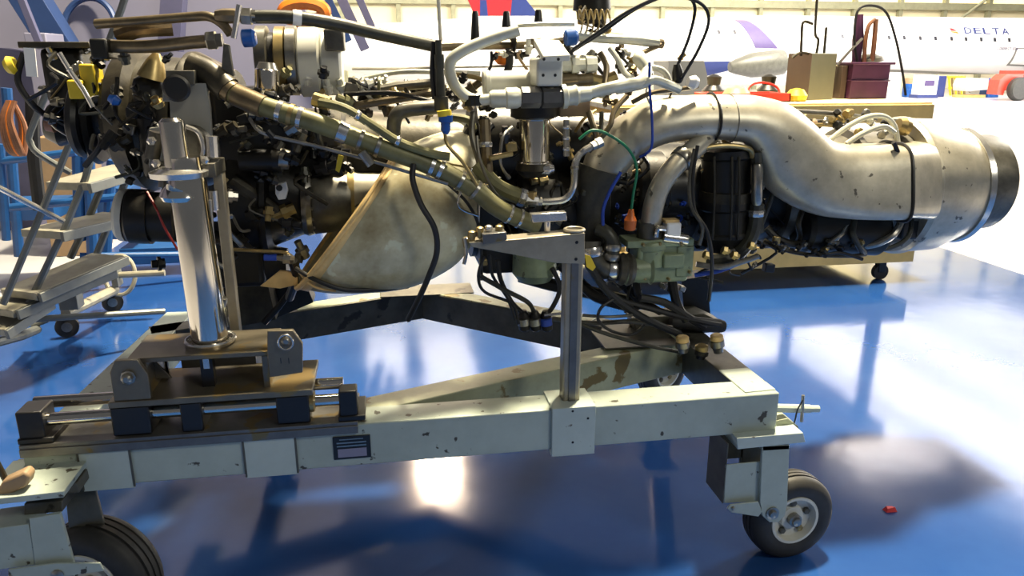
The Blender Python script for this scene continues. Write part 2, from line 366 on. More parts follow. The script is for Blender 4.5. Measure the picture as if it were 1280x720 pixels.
prism('apex_gusset', 'framedark', [(-0.05, 3.2, ZT+0.001), (0.36, 3.2, ZT+0.001), (0.36, 3.2, ZT+0.007), (-0.05, 3.2, ZT+0.007)], 0.16, ST)
# outriggers carrying the rear casters
beam('rear_outrigger', 'framedark', (1.12, 2.66, 0.55), (1.27, 3.18, 0.44), 0.09, 0.09, ST)
beam('rear_outrigger', 'framedark', (-0.62, 2.98, 0.50), (-0.58, 3.30, 0.44), 0.09, 0.09, ST)
# casters
def wheel(name, c, yaw, R, w, parent):
    ax = Vector((math.sin(yaw), -math.cos(yaw), 0)); c = Vector(c); h = w/2
    prof = [(-h*0.86, R*0.56), (-h, R*0.66), (-h*0.98, R*0.80), (-h*0.80, R*0.93), (-h*0.55, R*0.985), (-h*0.42, R*0.99), (-h*0.40, R*0.965), (-h*0.30, R*0.965), (-h*0.28, R), (-h*0.05, R*1.0), (-h*0.04, R*0.97), (h*0.04, R*0.97), (h*0.05, R), (h*0.28, R), (h*0.30, R*0.965), (h*0.40, R*0.965), (h*0.42, R*0.99), (h*0.55, R*0.985), (h*0.80, R*0.93), (h*0.98, R*0.80), (h, R*0.66), (h*0.86, R*0.56)]
    ty = lathe3('tyre', 'tyre', c, ax, prof, parent, seg=56, sharp=50, cap=False)
    lathe3('wheel_rim', 'offwhite', c, ax, [(-h*0.8, R*0.5), (-h*0.8, R*0.58), (h*0.82, R*0.58), (h*0.93, R*0.56), (h*0.93, R*0.50), (h*0.45, R*0.46), (h*0.35, R*0.30), (h*0.60, R*0.26), (h*0.62, R*0.1)], parent, seg=40)
    lathe3('hub', 'steel', c, ax, [(h*0.5, R*0.15), (h*0.95, R*0.15), (h*1.0, R*0.11), (h*1.15, R*0.10), (h*1.2, R*0.06)], parent, seg=12)
    u = ax.cross(Vector((0, 0, 1)))
    for k in range(5):
        a = 2*math.pi*k/5+0.3; p = c+ax*h*0.42+(u*math.cos(a)+Vector((0, 0, 1))*math.sin(a))*R*0.36
        lathe3('wheel_nut', 'brass' if k == 3 else 'framedark', p, ax, [(0, R*0.075), (h*0.2, R*0.075), (h*0.25, R*0.04)], parent, seg=6)
def caster_part(loc): 
    o = bpy.data.objects.new('caster', None); COL.objects.link(o); o.parent = ST; o.location = Vector(loc)-WL[ST.name]; WL[o.name] = Vector(loc); return o
# right front caster
CR = caster_part((1.16, 2.06, 0.42)); CR['label'] = 'braked caster at the right front corner'
wheel('wheel', P(984, 641, 2.055)+Vector((0, 0, 0.0)), math.radians(4), 0.152, 0.105, CR)
Yc = 1.985
PG('top_plate', 'frameclean', [(921, 548), (1004, 541), (1007, 553), (922, 562)], Yc-0.02, 0.15, CR)
PG('swivel_plate', 'framegreen', [(965, 527), (985, 523), (998, 533), (998, 544), (966, 546)], Yc+0.04, 0.08, CR)
o1 = PG('brake_box', 'frame', [(907, 581), (951, 577), (950, 627), (905, 629)], Yc, 0.005, CR)
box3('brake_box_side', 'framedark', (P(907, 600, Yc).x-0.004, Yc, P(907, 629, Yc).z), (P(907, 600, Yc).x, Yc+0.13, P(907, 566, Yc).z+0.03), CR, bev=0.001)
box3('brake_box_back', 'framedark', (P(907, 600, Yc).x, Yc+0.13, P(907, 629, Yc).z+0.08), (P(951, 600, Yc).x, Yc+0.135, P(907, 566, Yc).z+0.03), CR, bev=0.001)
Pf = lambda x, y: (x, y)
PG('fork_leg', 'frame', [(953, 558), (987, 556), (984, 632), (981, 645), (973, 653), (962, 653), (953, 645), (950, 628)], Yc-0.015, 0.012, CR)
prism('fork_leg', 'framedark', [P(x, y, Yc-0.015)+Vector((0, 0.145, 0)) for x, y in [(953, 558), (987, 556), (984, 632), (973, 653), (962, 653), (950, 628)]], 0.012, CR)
PG('fork_crown', 'frame', [(953, 558), (987, 556), (987, 562), (953, 564)], Yc-0.015, 0.15, CR)
PG('brake_lever', 'frame', [(913, 631), (948, 627), (953, 640), (948, 646), (915, 641), (909, 636)], Yc-0.02, 0.006, CR)
lathe3('lever_pin', 'steel', P(916, 635, Yc-0.02), (0, -1, 0), [(0, 0.006), (0.005, 0.006), (0.007, 0.003)], CR, seg=10)
lathe3('axle_bolt', 'steel', P(965, 641, Yc-0.015), (0, -1, 0), [(0, 0.022), (0.005, 0.022), (0.006, 0.014), (0.016, 0.014), (0.018, 0.008)], CR, seg=12)
lathe3('axle', 'steel', P(967, 641, Yc-0.012), (0, 1, 0), [(0, 0.012), (0.15, 0.012)], CR, seg=10)
# left front caster
CL = caster_part((-0.95, 2.0, 0.42)); CL['label'] = 'swivelled caster at the left front corner'
wheel('wheel', (-0.868, 2.045, 0.178), math.radians(-20), 0.178, 0.125, CL)
Yl = 1.86
PG('top_plate', 'framedark', [(-12, 612), (96, 604), (99, 616), (-12, 626)], Yl+0.06, 0.16, CL)
PG('mount_plate', 'frame', [(-30, 626), (80, 614), (80, 622), (-30, 634)], Yl-0.02, 0.2, CL)
PG('swivel_race', 'framedark', [(30, 630), (78, 626), (78, 640), (30, 644)], Yl+0.04, 0.1, CL)
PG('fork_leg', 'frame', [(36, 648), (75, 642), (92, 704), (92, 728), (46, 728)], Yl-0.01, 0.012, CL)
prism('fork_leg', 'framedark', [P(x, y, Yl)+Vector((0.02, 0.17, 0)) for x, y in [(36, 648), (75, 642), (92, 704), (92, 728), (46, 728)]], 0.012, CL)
PG('brake_box', 'frame', [(-30, 664), (36, 655), (46, 706), (-30, 716)], Yl-0.005, 0.10, CL)
PG('brake_lever', 'frame', [(10, 712), (70, 704), (125, 704), (130, 714), (72, 722), (10, 726)], Yl-0.025, 0.006, CL)
lathe3('lever_pin', 'steel', P(14, 719, Yl-0.02), (0, -1, 0), [(0, 0.006), (0.005, 0.006), (0.007, 0.003)], CL, seg=10)
lathe3('axle_bolt', 'steel', P(73, 717, Yl-0.02), (0, -1, 0), [(0, 0.016), (0.008, 0.016), (0.012, 0.008)], CL, seg=10)
T('tow_rod', 'cast', 4, [(-14, 560, 1.9), (2, 590, 1.9), (14, 612, 1.92)], ST, smooth=3)
PG('bracket_glare', 'tan', [(-8, 622), (2, 603), (30, 590), (37, 596), (34, 608), (10, 620), (-8, 630)], 1.86, 0.04, ST, bev=0.006)  # tan shape modelled in place of a glare on the bracket
# rear casters
for (cx, cy, yw) in ((1.30, 3.32, 0.5), (-0.56, 3.36, -0.3)):
    C = caster_part((cx, cy, 0.4)); wheel('wheel', (cx, cy, 0.15), yw, 0.15, 0.10, C)
    box3('top_plate', 'framedark', (cx-0.08, cy-0.12, 0.345), (cx+0.08, cy+0.06, 0.36), C)
    for s in (-1, 1):
        a = Vector((math.sin(yw), -math.cos(yw), 0)); p = Vector((cx, cy, 0))+a*0.065*s
        beam('fork_leg', 'framedark', p+Vector((0, 0, 0.355)), p+Vector((0, 0, 0.14)), 0.03, 0.012, C)
# tow pin at the right
T('hitch_pin', 'frameclean', 5.5, [(968, 510, 2.05), (1012, 511, 2.05)], ST, smooth=1)
T('hitch_pin', 'frameclean', 4.5, [(1010, 511, 2.05), (1018, 511, 2.05), (1023, 511, 2.05)], ST, smooth=1)
T('lock_pin', 'steel', 2, [(1004, 494, 2.04), (1002, 527, 2.04)], ST, smooth=1)
T('lanyard', 'wire', 1, [(1004, 500, 2.03), (997, 512, 2.03), (993, 528, 2.03), (988, 540, 2.03)], ST, seg=6)
# slide rail assembly
bz('rail_bed', 'plate', X(22, 540), X(447, 525), ZT, ZT+0.012, 1.99, 2.19, bev=0.001)
bz('rail_bed_edge', 'plate', X(22, 540), X(447, 525), ZT-0.022, ZT+0.001, 1.986, 2.0, bev=0.001)
Z1 = ZT+0.012
Yr = 2.04
def ZP(px, py, Y): return P(px, py, Y).z
zr = 0.683
for (a, b) in ((16, 50), (424, 447)):
    xa, xb = P(a, 510, 2.0).x, P(b, 510, 2.0).x
    bz('rail_end_block', 'black', xa, xb, Z1, zr+0.037, 2.0, 2.055 if a > 100 else 2.08, bev=0.004)
    bz('end_block_foot', 'black', xa-0.004, xb+0.02, Z1, Z1+0.016, 1.995, 2.13, bev=0.003)
lathe3('guide_rod', 'chrome', (P(45, 510, 2.03).x, 2.032, zr), (1, 0, 0), [(0, 0.0175), (P(440, 490, 2.03).x-P(45, 510, 2.03).x, 0.0175)], ST, seg=20)
lathe3('guide_rod', 'chrome', (P(45, 510, 2.15).x, 2.15, zr), (1, 0, 0), [(0, 0.0175), (P(430, 490, 2.15).x-P(45, 510, 2.15).x, 0.0175)], ST, seg=20)
for (a, b) in ((136, 184), (345, 386)):
    bz('bearing_block', 'black', P(a, 510, 2.0).x, P(b, 500, 2.0).x, Z1+0.003, zr+0.033, 2.0, 2.18, bev=0.004)
bz('centre_block', 'black', P(224, 510, 2.0).x, P(250, 500, 2.0).x, Z1, zr+0.033, 2.0, 2.18, bev=0.004)
lathe3('bush', 'brass', (P(388, 490, 2.03).x, 2.032, zr), (1, 0, 0), [(-0.004, 0.03), (0.008, 0.03), (0.012, 0.02)], ST, seg=16)
# carriage
zc = zr+0.034
xa, xb = P(133, 490, 2.0).x, P(389, 470, 2.0).x
CA = box3('carriage', 'carriage', (xa, 1.995, zc), (xb, 2.22, zc+0.018), ST, bev=0.002)
zt = zc+0.125
box3('carriage_top', 'carriage', (P(160, 440, 2.05).x, 2.03, zt-0.014), (P(340, 415, 2.05).x, 2.22, zt), CA, bev=0.002)
box3('carriage_wall', 'carriage', (P(176, 450, 2.03).x, 2.03, zc+0.018), (P(182, 450, 2.03).x, 2.21, zt-0.014), CA, bev=0.001)
box3('carriage_wall', 'carriage', (P(326, 440, 2.03).x, 2.03, zc+0.018), (P(334, 440, 2.03).x, 2.21, zt-0.014), CA, bev=0.001)
box3('carriage_back', 'castdark', (P(182, 450, 2.2).x, 2.19, zc+0.018), (P(210, 450, 2.2).x, 2.2, zt-0.014), CA, bev=0.001)
V = [P(182, 436, 2.06)]
box3('inner_plate', 'armsteel', (P(226, 450, 2.18).x, 2.18, zc+0.03), (P(320, 450, 2.18).x, 2.19, zt-0.02), CA, bev=0.001)
box3('inner_stud', 'bright', (P(253, 450, 2.05).x, 2.05, zc+0.075), (P(261, 450, 2.05).x, 2.06, zt-0.02), CA, bev=0.001)
box3('inner_block', 'black', (P(249, 450, 2.06).x, 2.06, zc+0.018), (P(265, 450, 2.06).x, 2.09, zt-0.014), CA, bev=0.001)
PG('gusset', 'carriage', [(183, 441), (215, 473), (183, 474)], 2.09, 0.008, CA)
def lug(px, w, par):
    Y = 2.0; x0 = P(px, 460, Y).x; z0 = zc+0.018; h = 0.115
    pts = [(x0, Y, z0), (x0+w, Y, z0), (x0+w, Y, z0+h*0.62), (x0+w*0.78, Y, z0+h), (x0+w*0.18, Y, z0+h), (x0, Y, z0+h*0.72)]
    prism('side_lug', 'carriage', pts, 0.016, par)
    return x0, z0
lx, lz = lug(136, 0.093, CA)
lathe3('lug_bolt', 'steel', (lx+0.045, 2.0, lz+0.068), (0, -1, 0), [(0, 0.02), (0.006, 0.02), (0.007, 0.014), (0.02, 0.014), (0.024, 0.008)], CA, seg=8)
pts = [P(x, y, 2.0) for x, y in [(337, 472), (378, 466), (378, 430), (366, 413), (334, 414), (334, 440)]]
prism('side_lug', 'carriage', pts, 0.016, CA)
c = P(357, 428, 1.985); hoop('pull_ring', 'bright', c, (0.019, 0, 0), (0, 0, 0.021), 0.0028, CA)
lathe3('lug_bolt', 'steel', c+Vector((0, 0.015, 0)), (0, -1, 0), [(0, 0.013), (0.008, 0.013), (0.012, 0.007)], CA, seg=8)
for q in (351, 361): box3('stamped_mark', 'black', P(q, 451, 1.999)-Vector((0.001, 0, 0.008)), P(q, 451, 1.999)+Vector((0.001, 0.001, 0.008)), CA, bev=0)
# jack cylinder and bracket
def up_axis(px0, py0, px1, py1, Y0, Y1=None): a = P(px0, py0, Y0); b = P(px1, py1, Y1 or Y0); return a, b
A = P(262, 416, 2.12); Zb = A.z
JC = lathe3('jack_cylinder', 'chrome', (A.x, 2.12, zt), (-0.02, 0, 1), [(0, 0.062), (0.006, 0.062), (0.008, 0.049), (0.455, 0.048), (0.47, 0.045), (0.50, 0.040), (0.52, 0.040)], ST, seg=40)
hoop('base_clamp', 'bright', (A.x, 2.12, zt+0.012), (0.064, 0, 0), (0, 0.064, 0), 0.006, JC)
lathe3('head_flange', 'bright', P(224, 217, 2.12)-Vector((0, 0, 0.008)), (0, 0, 1), [(0, 0.05), (0, 0.072), (0.014, 0.074), (0.018, 0.06), (0.024, 0.05)], JC, seg=28)
lathe3('piston_rod', 'chrome', P(223, 212, 2.12), (-0.02, 0, 1), [(0, 0.038), (0.006, 0.032), (0.125, 0.031), (0.133, 0.022)], JC, seg=28)
lathe3('lower_collar', 'chrome', P(228, 240, 2.12)-Vector((0, 0, 0.02)), (0, 0, 1), [(0, 0.052), (0.012, 0.058), (0.03, 0.05), (0.045, 0.036)], JC, seg=28)
T('side_cylinder', 'chrome', 10, [(247, 236, 2.2), (276, 408, 2.2)], ST, smooth=1, seg=16)
T('hydraulic_pipe', 'steel', 2.5, [(262, 250, 2.12), (272, 360, 2.12), (282, 374, 2.14), (276, 392, 2.14)], ST)
box3('upright_bar', 'armsteel', (P(286, 400, 2.26).x, 2.26, 0.70), (P(298, 400, 2.26).x, 2.30, P(265, 215, 2.26).z), ST, bev=0.003)
T('bar_eye', 'bright', 7, [(266, 238, 2.22), (268, 262, 2.22)], ST, smooth=1, seg=14)
PG('bracket_plate', 'planegrey', [(203, 104), (257, 104), (262, 135), (266, 210), (186, 210), (186, 160), (213, 158), (212, 127), (203, 127)], 2.26, 0.025, ST, label='pale grey steel bracket plate above the jack')
PG('bracket_head', 'castgrey', [(207, 88), (243, 88), (243, 106), (207, 106)], 2.25, 0.06, ST)
lathe3('clamp_knob', 'black', P(224, 110, 2.25), (0, -1, 0), [(0, 0.018), (0.012, 0.02), (0.014, 0.034), (0.03, 0.036), (0.034, 0.030), (0.034, 0.01)], ST, seg=20)
T('yoke_arm', 'castgrey', 9, [(190, 198, 2.2), (196, 165, 2.2)], ST, smooth=1, seg=14)
CY('trunnion', 'castgrey', (240, 180, 2.28), (240, 180, 2.2), [(0, 24), (0.5, 24), (0.6, 20), (1, 18)], ST)
T('trunnion_strap', 'bright', 3, [(232, 158, 2.19), (248, 166, 2.19), (254, 186, 2.19), (250, 200, 2.19)], ST)
PG('lower_flange', 'castgrey', [(186, 208), (268, 204), (270, 222), (190, 224)], 2.16, 0.14, ST)
for x, y in ((190, 176), (196, 204), (256, 200)): lathe3('bolt', 'bright', P(x, y, 2.16), (0, -1, 0), [(0, 0.012), (0.01, 0.012), (0.014, 0.006)], ST, seg=6)
T('hook_arm', 'bright', 8, [(264, 170, 2.2), (266, 196, 2.2)], ST, smooth=1)
# side post with bracket arm
pz1 = P(720, 300, 2.06).z
PO = box3('support_post', 'armsteel', (P(716, 400, 2.04).x-0.0265, 2.035, 0.615), (P(716, 400, 2.04).x+0.0265, 2.085, pz1), ST, bev=0.006)
px_ = P(716, 400, 2.04).x
box3('post_groove', 'plate', (px_-0.010, 2.031, 0.625), (px_+0.012, 2.036, pz1), PO, bev=0.001)
arm = PG('support_arm', 'armsteel', [(586, 303), (635, 300), (700, 294), (731, 291), (731, 330), (695, 329), (640, 318), (590, 309)], 2.03, 0.065, ST, label='tapered tan steel support arm on top of the post')
for x, y in ((721, 303), (720, 324)): lathe3('arm_screw', 'black', P(x, y, 2.03), (0, -1, 0), [(0, 0.005), (0.002, 0.004)], arm, seg=10)
hoop('post_cap_ring', 'armsteel', P(718, 287, 2.06), (0.027, 0, 0), (0, 0.027, 0), 0.005, arm)
lathe3('post_cap', 'cast', P(718, 289, 2.06)-Vector((0, 0, 0.004)), (0, 0, 1), [(0, 0.025), (0.008, 0.024), (0.009, 0.01)], arm)
PG('arm_clamp', 'plate', [(603, 293), (633, 290), (634, 300), (604, 306)], 2.02, 0.07, arm)
for (x, y) in ((590, 293), (600, 288), (611, 286), (624, 286), (583, 301)): lathe3('clamp_screw', 'brass' if x != 611 else 'bright', P(x, y, 2.05), (0, 0, 1), [(-0.02, 0.008), (0, 0.011), (0.008, 0.011), (0.011, 0.006)], arm, seg=8)
T('clamp_link', 'steel', 2.4, [(581, 297, 2.04), (583, 315, 2.04), (580, 330, 2.04)], arm)
PG('tee_bracket', 'bright', [(664, 268), (708, 265), (709, 276), (666, 279)], 2.08, 0.03, ST)
T('tee_stem', 'bright', 4, [(684, 276, 2.09), (684, 292, 2.09)], ST, smooth=1)
# engine mounts
PG('engine_mount', 'castdark', [(852, 350), (884, 345), (890, 412), (868, 418), (856, 404)], 2.72, 0.10, ST)
PG('mount_foot', 'framedark', [(790, 398), (880, 392), (905, 404), (905, 414), (800, 424)], 2.60, 0.10, ST)
CY('isolator', 'rubber', (838, 402, 2.56), (905, 408, 2.56), [(0, 7), (0.1, 9), (0.9, 9), (1, 7)], ST)
PG('engine_mount', 'cast', [(292, 330), (330, 335), (345, 400), (300, 408)], 2.7, 0.12, ST)
PG('engine_mount', 'castdark', [(262, 330), (292, 330), (310, 392), (255, 402)], 2.9, 0.1, ST)
PG('mount_cradle', 'castdark', [(300, 365), (380, 350), (392, 378), (345, 398), (300, 398)], 2.85, 0.1, ST)
T('frame_strut', 'castdark', 4, [(372, 352, 2.7), (348, 384, 2.7), (330, 404, 2.7)], ST, smooth=1)
# ==================================================================== ENGINE
EN = thing('turboprop_engine', 'uncowled turboprop engine with pale ducts and many hoses carried on the wheeled stand', 'engine', (0.4, 2.75, 0.6))
YA = 2.75
def XC(name, mt, x0, x1, yc, prof, Y=YA, **k):
    """casing turned about a world-X axis, from picture column x0 to x1, prof radii in metres"""
    a = P(x0, yc, Y); b = P(x1, yc, Y); L = b.x-a.x; z = k.pop('z', (a.z+b.z)/2); par = k.pop('parent', EN)
    return lathe3(name, mt, (a.x, Y, z), (1, 0, 0), [(t*L, r) for t, r in prof], par, seg=k.pop('seg', 44), **k)
ZA = 1.12
# main body of casings
XC('core_casing', 'castdark', 585, 960, 230, [(0, .17), (0, .21), (.08, .215), (.1, .19), (.35, .20), (.36, .235), (.40, .235), (.41, .20), (.7, .19), (.72, .225), (.76, .225), (.78, .19), (1, .19)], z=ZA)
XC('turbine_case', 'castgrey', 955, 1125, 230, [(0, .19), (.0, .225), (.05, .225), (.07, .20), (.5, .21), (.52, .235), (.56, .235), (.58, .215), (1, .225)], z=ZA)
XC('front_casing', 'cast', 330, 590, 200, [(0, .12), (0, .17), (.3, .18), (.32, .20), (.38, .20), (.4, .17), (1, .15)], z=1.27)
CS = XC('exhaust_case', 'duct', 1113, 1192, 225, [(0, .262), (.06, .272), (.1, .272), (.12, .266), (.55, .262), (.9, .225), (1, .215)], z=ZA+0.005, seg=64)
XC('exhaust_flange', 'bright', 1186, 1200, 225, [(0, .215), (0, .23), (.4, .234), (.6, .222), (1, .20)], z=ZA+.002, seg=64)
xn = P(1196, 225, YA).x
nz = lathe3('exhaust_nozzle', 'castgrey', (xn, YA, ZA+.012), (1, 0, 0), [(0, .192), (0.01, .194), (0.115, .19), (.12, .186), (.11, .182), (0.0, .18), (-.02, .12)], EN, seg=64)
bolt_ring((P(1188, 225, YA).x, YA, ZA), (1, 0, 0), .222, 30, .006, EN)
bolt_ring((P(1003, 225, YA).x, YA, ZA), (1, 0, 0), .228, 28, .006, EN)
# cream bypass duct (two pieces with a V-clamp), seen in front of the core
YD = 2.47
def sec(x, y, Y, hx, hy, d, e=2.0):
    c = P(x, y, Y); s = S(c); return (c, rt*(hx*s)+up*(-hy*s), Vector((0, d, 0)), e)
loft('bleed_duct', 'duct', [sec(745, 232, YD, 20, -8, .060), sec(756, 206, YD, 24, 10, .066), sec(778, 178, YD, 20, 19, .072), sec(812, 156, YD, 12, 26, .075), sec(850, 148, YD, 3, 28, .077), sec(889, 146, YD, 0, 28, .078)], EN, seg=32)
loft('duct_sleeve', 'ductdark', [sec(742, 330, YD, 14, 0, .045), sec(738, 290, YD, 16, 0, .05), sec(738, 250, YD, 18, -2, .055), sec(746, 226, YD, 25, 0, .070), sec(752, 212, YD, 27, 8, .075)], EN, seg=28)
loft('transfer_duct', 'duct', [sec(889, 146, YD, 0, 28, .080), sec(912, 147, YD, 0, 29, .080), sec(938, 150, YD, -4, 31, .084), sec(964, 166, YD, -20, 36, .092), sec(988, 196, YD, -26, 42, .10, 2.3), sec(1020, 219, YD, -12, 46, .105, 2.8), sec(1060, 226, YD, 0, 46, .105, 3.6), sec(1116, 226, YD, 0, 46, .105, 4.5)], EN, seg=48, n=6)
hoop('v_clamp', 'black', P(889, 146, YD), rt*0+up*(30*S(P(889, 146, YD))), (0, .084, 0), .004, EN, label='thin black clamp joining the two duct pieces')
hoop('duct_seam', 'steel', P(911, 147, YD), up*(30*S(P(889, 146, YD))), (0, .0815, 0), .0015, EN)
hoop('duct_gasket', 'black', P(1117, 226, YD), up*(48*S(P(1117, 226, YD))), (0, .108, 0), .006, EN, e=4.0)
loft('duct_outlet_box', 'duct', [sec(1118, 226, YD, 0, 44, .10, 4.5), sec(1132, 226, YD+.04, 0, 44, .10, 4.5), sec(1150, 224, YD+.12, 0, 48, .12, 3.4)], EN, seg=40)
T('clamp_toggle', 'black', 3, [(1117, 178, 2.42), (1122, 190, 2.42)], EN, smooth=1)
# branch pipe to the green valve
T('branch_pipe', 'duct', 13, [(884, 172, 2.44), (868, 186, 2.41), (846, 205, 2.38), (826, 232, 2.37), (816, 262, 2.37), (812, 300, 2.38)], EN, seg=20, clamps=(.30,), clampmat='steel', smooth=6)
CY('pipe_sleeve', 'framedark', (812, 276, 2.38), (812, 304, 2.38), [(0, 13), (0, 15), (.8, 16), (1, 16)], EN)
GV = BX('valve_body', 'greenpaint', 797, 303, 862, 354, 2.34, .10, EN, bev=.012, label='pale green valve body')
CY('valve_neck', 'greenpaint', (812, 300, 2.38), (812, 330, 2.38), [(0, 20), (.1, 22), (.3, 22), (.35, 20), (1, 21)], GV)
CY('valve_barrel', 'greenpaint', (778, 338, 2.36), (812, 336, 2.36), [(0, 17), (.06, 18), (.15, 18), (.2, 16), (.9, 16), (1, 20)], GV)
BX('valve_boss', 'greenpaint', 830, 318, 856, 336, 2.32, .03, GV, bev=.006); BX('valve_flange', 'greenpaint', 846, 308, 867, 346, 2.335, .08, GV, bev=.004)
BX('valve_flange', 'greenpaint', 785, 300, 868, 309, 2.335, .10, GV, bev=.003)
for x, y in ((804, 306), (852, 305), (862, 340), (806, 348), (836, 349), (825, 305)): lathe3('bolt', 'brass', P(x, y, 2.33), (0, -1, 0), [(-.01, .006), (.006, .006), (.008, .004)], GV, seg=6)
CY('hose_coupling', 'castgrey', (772, 336, 2.36), (790, 337, 2.36), [(0, 18), (.3, 21), (.5, 18), (.7, 21), (1, 18)], EN)
T('hose', 'castgrey', 13, [(776, 338, 2.37), (756, 336, 2.37), (740, 322, 2.37), (738, 302, 2.38)], EN, seg=16, clamps=(.2, .8))
T('hose', 'hose', 9, [(764, 325, 2.36), (766, 304, 2.36), (758, 291, 2.37), (748, 286, 2.39)], EN, seg=14, clamps=(.1, .35), clampmat='steel')
BX('solenoid', 'white', 834, 279, 852, 296, 2.33, .05, EN, bev=.006); BX('solenoid_cap', 'lip', 832, 275, 850, 280, 2.34, .04, EN, bev=.003)
CY('solenoid_base', 'bright', (828, 296, 2.35), (858, 300, 2.35), [(0, 8), (1, 8)], EN)
T('elbow_fitting', 'chrome', 4, [(820, 296, 2.33), (822, 286, 2.33), (832, 286, 2.33)], EN)
CY('orange_plug', 'plug', (789, 262, 2.33), (787, 288, 2.33), [(0, 3), (.3, 5), (.5, 8), (.95, 7), (1, 5)], EN, label='orange connector plug')
PG('hanging_tag', 'yellow', [(731, 318), (738, 320), (745, 334), (741, 339), (733, 334)], 2.2, .003, EN, label='yellow hanging tag')
PG('hanging_tag', 'yellow', [(423, 193), (430, 195), (424, 216), (419, 213)], 2.3, .003, EN, label='yellow strip tag')
# black canister
YB = 2.50
CAN = CY('oil_tank', 'castdark', (908, 182, YB), (905, 312, YB), [(0, 26), (.03, 33), (.10, 33), (.12, 30), (.46, 30), (.48, 33), (.58, 33), (.60, 30), (.80, 31), (.82, 33), (.85, 33), (.88, 30), (1, 22)], EN, seg=32, label='dark cylindrical oil tank')
CY('tank_band', 'cast', (907, 238, YB), (906, 250, YB), [(0, 33.5), (1, 33.5)], CAN, seg=32)
T('handle_hoop', 'brass', 3.5, [(876, 196, 2.40), (880, 186, 2.40), (908, 182, 2.40), (936, 186, 2.40), (940, 196, 2.42)], EN)
for x in (893, 915, 924): T('tank_strap', 'cast', 1.6, [(x, 196, 2.405), (x, 250, 2.395), (x-2, 300, 2.405)], CAN, smooth=2, seg=6)
T('vertical_link', 'hose', 7, [(946, 190, 2.42), (947, 220, 2.42), (946, 254, 2.42), (948, 290, 2.43)], EN, clamps=(.42,))
CY('link_body', 'steel', (947, 205, 2.40), (946, 256, 2.40), [(0, 5), (.1, 7), (.9, 7), (1, 5)], EN)
T('hose', 'hose', 9, [(946, 255, 2.42), (942, 288, 2.42), (926, 314, 2.42), (900, 326, 2.42), (884, 326, 2.44)], EN, clamps=(.1, .7))
for x, y in ((880, 318), (903, 312), (915, 318), (936, 306)): CY('brass_fitting', 'brass', (x, y, 2.36), (x+8, y+3, 2.36), [(0, 5), (.5, 6), (.5, 4), (1, 4)], EN, seg=6)
T('drain_tube', 'steel', 3.5, [(870, 330, 2.40), (900, 334, 2.38), (925, 328, 2.38), (948, 320, 2.38)], EN)
T('drain_tube', 'bluewire', 3, [(868, 344, 2.42), (900, 338, 2.40), (930, 326, 2.40)], EN)
# lower right belly plumbing
for i, (pts, r, mt) in enumerate([
    ([(975, 200, 2.5), (968, 235, 2.48), (952, 280, 2.48), (935, 312, 2.5)], 3, 'hose'),
    ([(1003, 262, 2.5), (998, 280, 2.47), (1000, 296, 2.5), (990, 312, 2.55)], 3.5, 'cast'),
    ([(1062, 275, 2.5), (1052, 292, 2.47), (1040, 302, 2.47), (1028, 314, 2.5)], 3.5, 'steel'),
    ([(1068, 272, 2.5), (1066, 292, 2.46), (1074, 308, 2.47), (1080, 316, 2.5)], 4, 'hose'),
    ([(1128, 272, 2.5), (1118, 292, 2.46), (1098, 304, 2.47), (1076, 308, 2.5)], 4.5, 'steel'),
    ([(1140, 270, 2.55), (1135, 296, 2.5), (1112, 310, 2.5), (1085, 312, 2.5)], 3, 'hose'),
    ([(955, 300, 2.5), (980, 312, 2.48), (1010, 318, 2.48), (1060, 320, 2.48), (1082, 318, 2.5)], 2.6, 'cast'),
    ([(1010, 310, 2.5), (1030, 318, 2.46), (1050, 316, 2.46), (1078, 324, 2.46)], 2.2, 'black'),
    ([(958, 285, 2.52), (975, 300, 2.5), (1000, 306, 2.5), (1030, 300, 2.52)], 5, 'castdark'),
]): T('drain_tube', mt, r, pts, EN)
CY('igniter_box', 'castdark', (1000, 285, 2.56), (1100, 290, 2.56), [(0, 26), (.05, 30), (.95, 30), (1, 26)], EN)
BX('bracket', 'castdark', 1128, 268, 1158, 300, 2.55, .1, EN, bev=.01)
BX('bracket', 'brass', 968, 296, 976, 306, 2.46, .02, EN)
for i in range(22):
    x = 962+rnd.random()*120; y = 300+rnd.random()*20; s = 2+rnd.random()*2.4
    CY('fitting', rnd.choice(['castdark', 'steel', 'brass', 'cast', 'black']), (x, y, 2.47), (x+rnd.uniform(-6, 6), y+rnd.uniform(2, 6), 2.46), [(0, s), (.5, s), (.5, s*1.4), (.8, s*1.4), (1, s)], EN, seg=6)
# manifold tubes on top right
for pts, r, mt in [
    ([(1036, 176, 2.55), (1060, 158, 2.55), (1085, 146, 2.55), (1106, 146, 2.55), (1118, 158, 2.56), (1122, 178, 2.56)], 3.4, 'whitehose'),
    ([(1058, 180, 2.5), (1080, 166, 2.5), (1104, 158, 2.52), (1118, 166, 2.52)], 3.4, 'whitehose'),
    ([(962, 138, 2.7), (1010, 140, 2.68), (1060, 144, 2.66), (1095, 150, 2.66)], 3, 'steel'),
    ([(985, 148, 2.66), (1020, 152, 2.66), (1060, 152, 2.66)], 3, 'cast'),
    ([(1000, 158, 2.6), (1030, 156, 2.6), (1062, 160, 2.6)], 2.4, 'brass')]: T('fuel_manifold', mt, r, pts, EN)
for i in range(26):
    x = 985+rnd.random()*130; y = 140+rnd.random()*34; s = 2+rnd.random()*3; Y = 2.6+rnd.random()*.05
    CY('fitting', rnd.choice(['whitehose', 'steel', 'tan', 'castdark', 'black', 'brass']), (x, y, Y), (x+rnd.uniform(-9, 9), y+rnd.uniform(-6, 8), Y-.02), [(0, s), (.5, s), (.5, s*1.4), (.8, s*1.4), (1, s)], EN, seg=8)
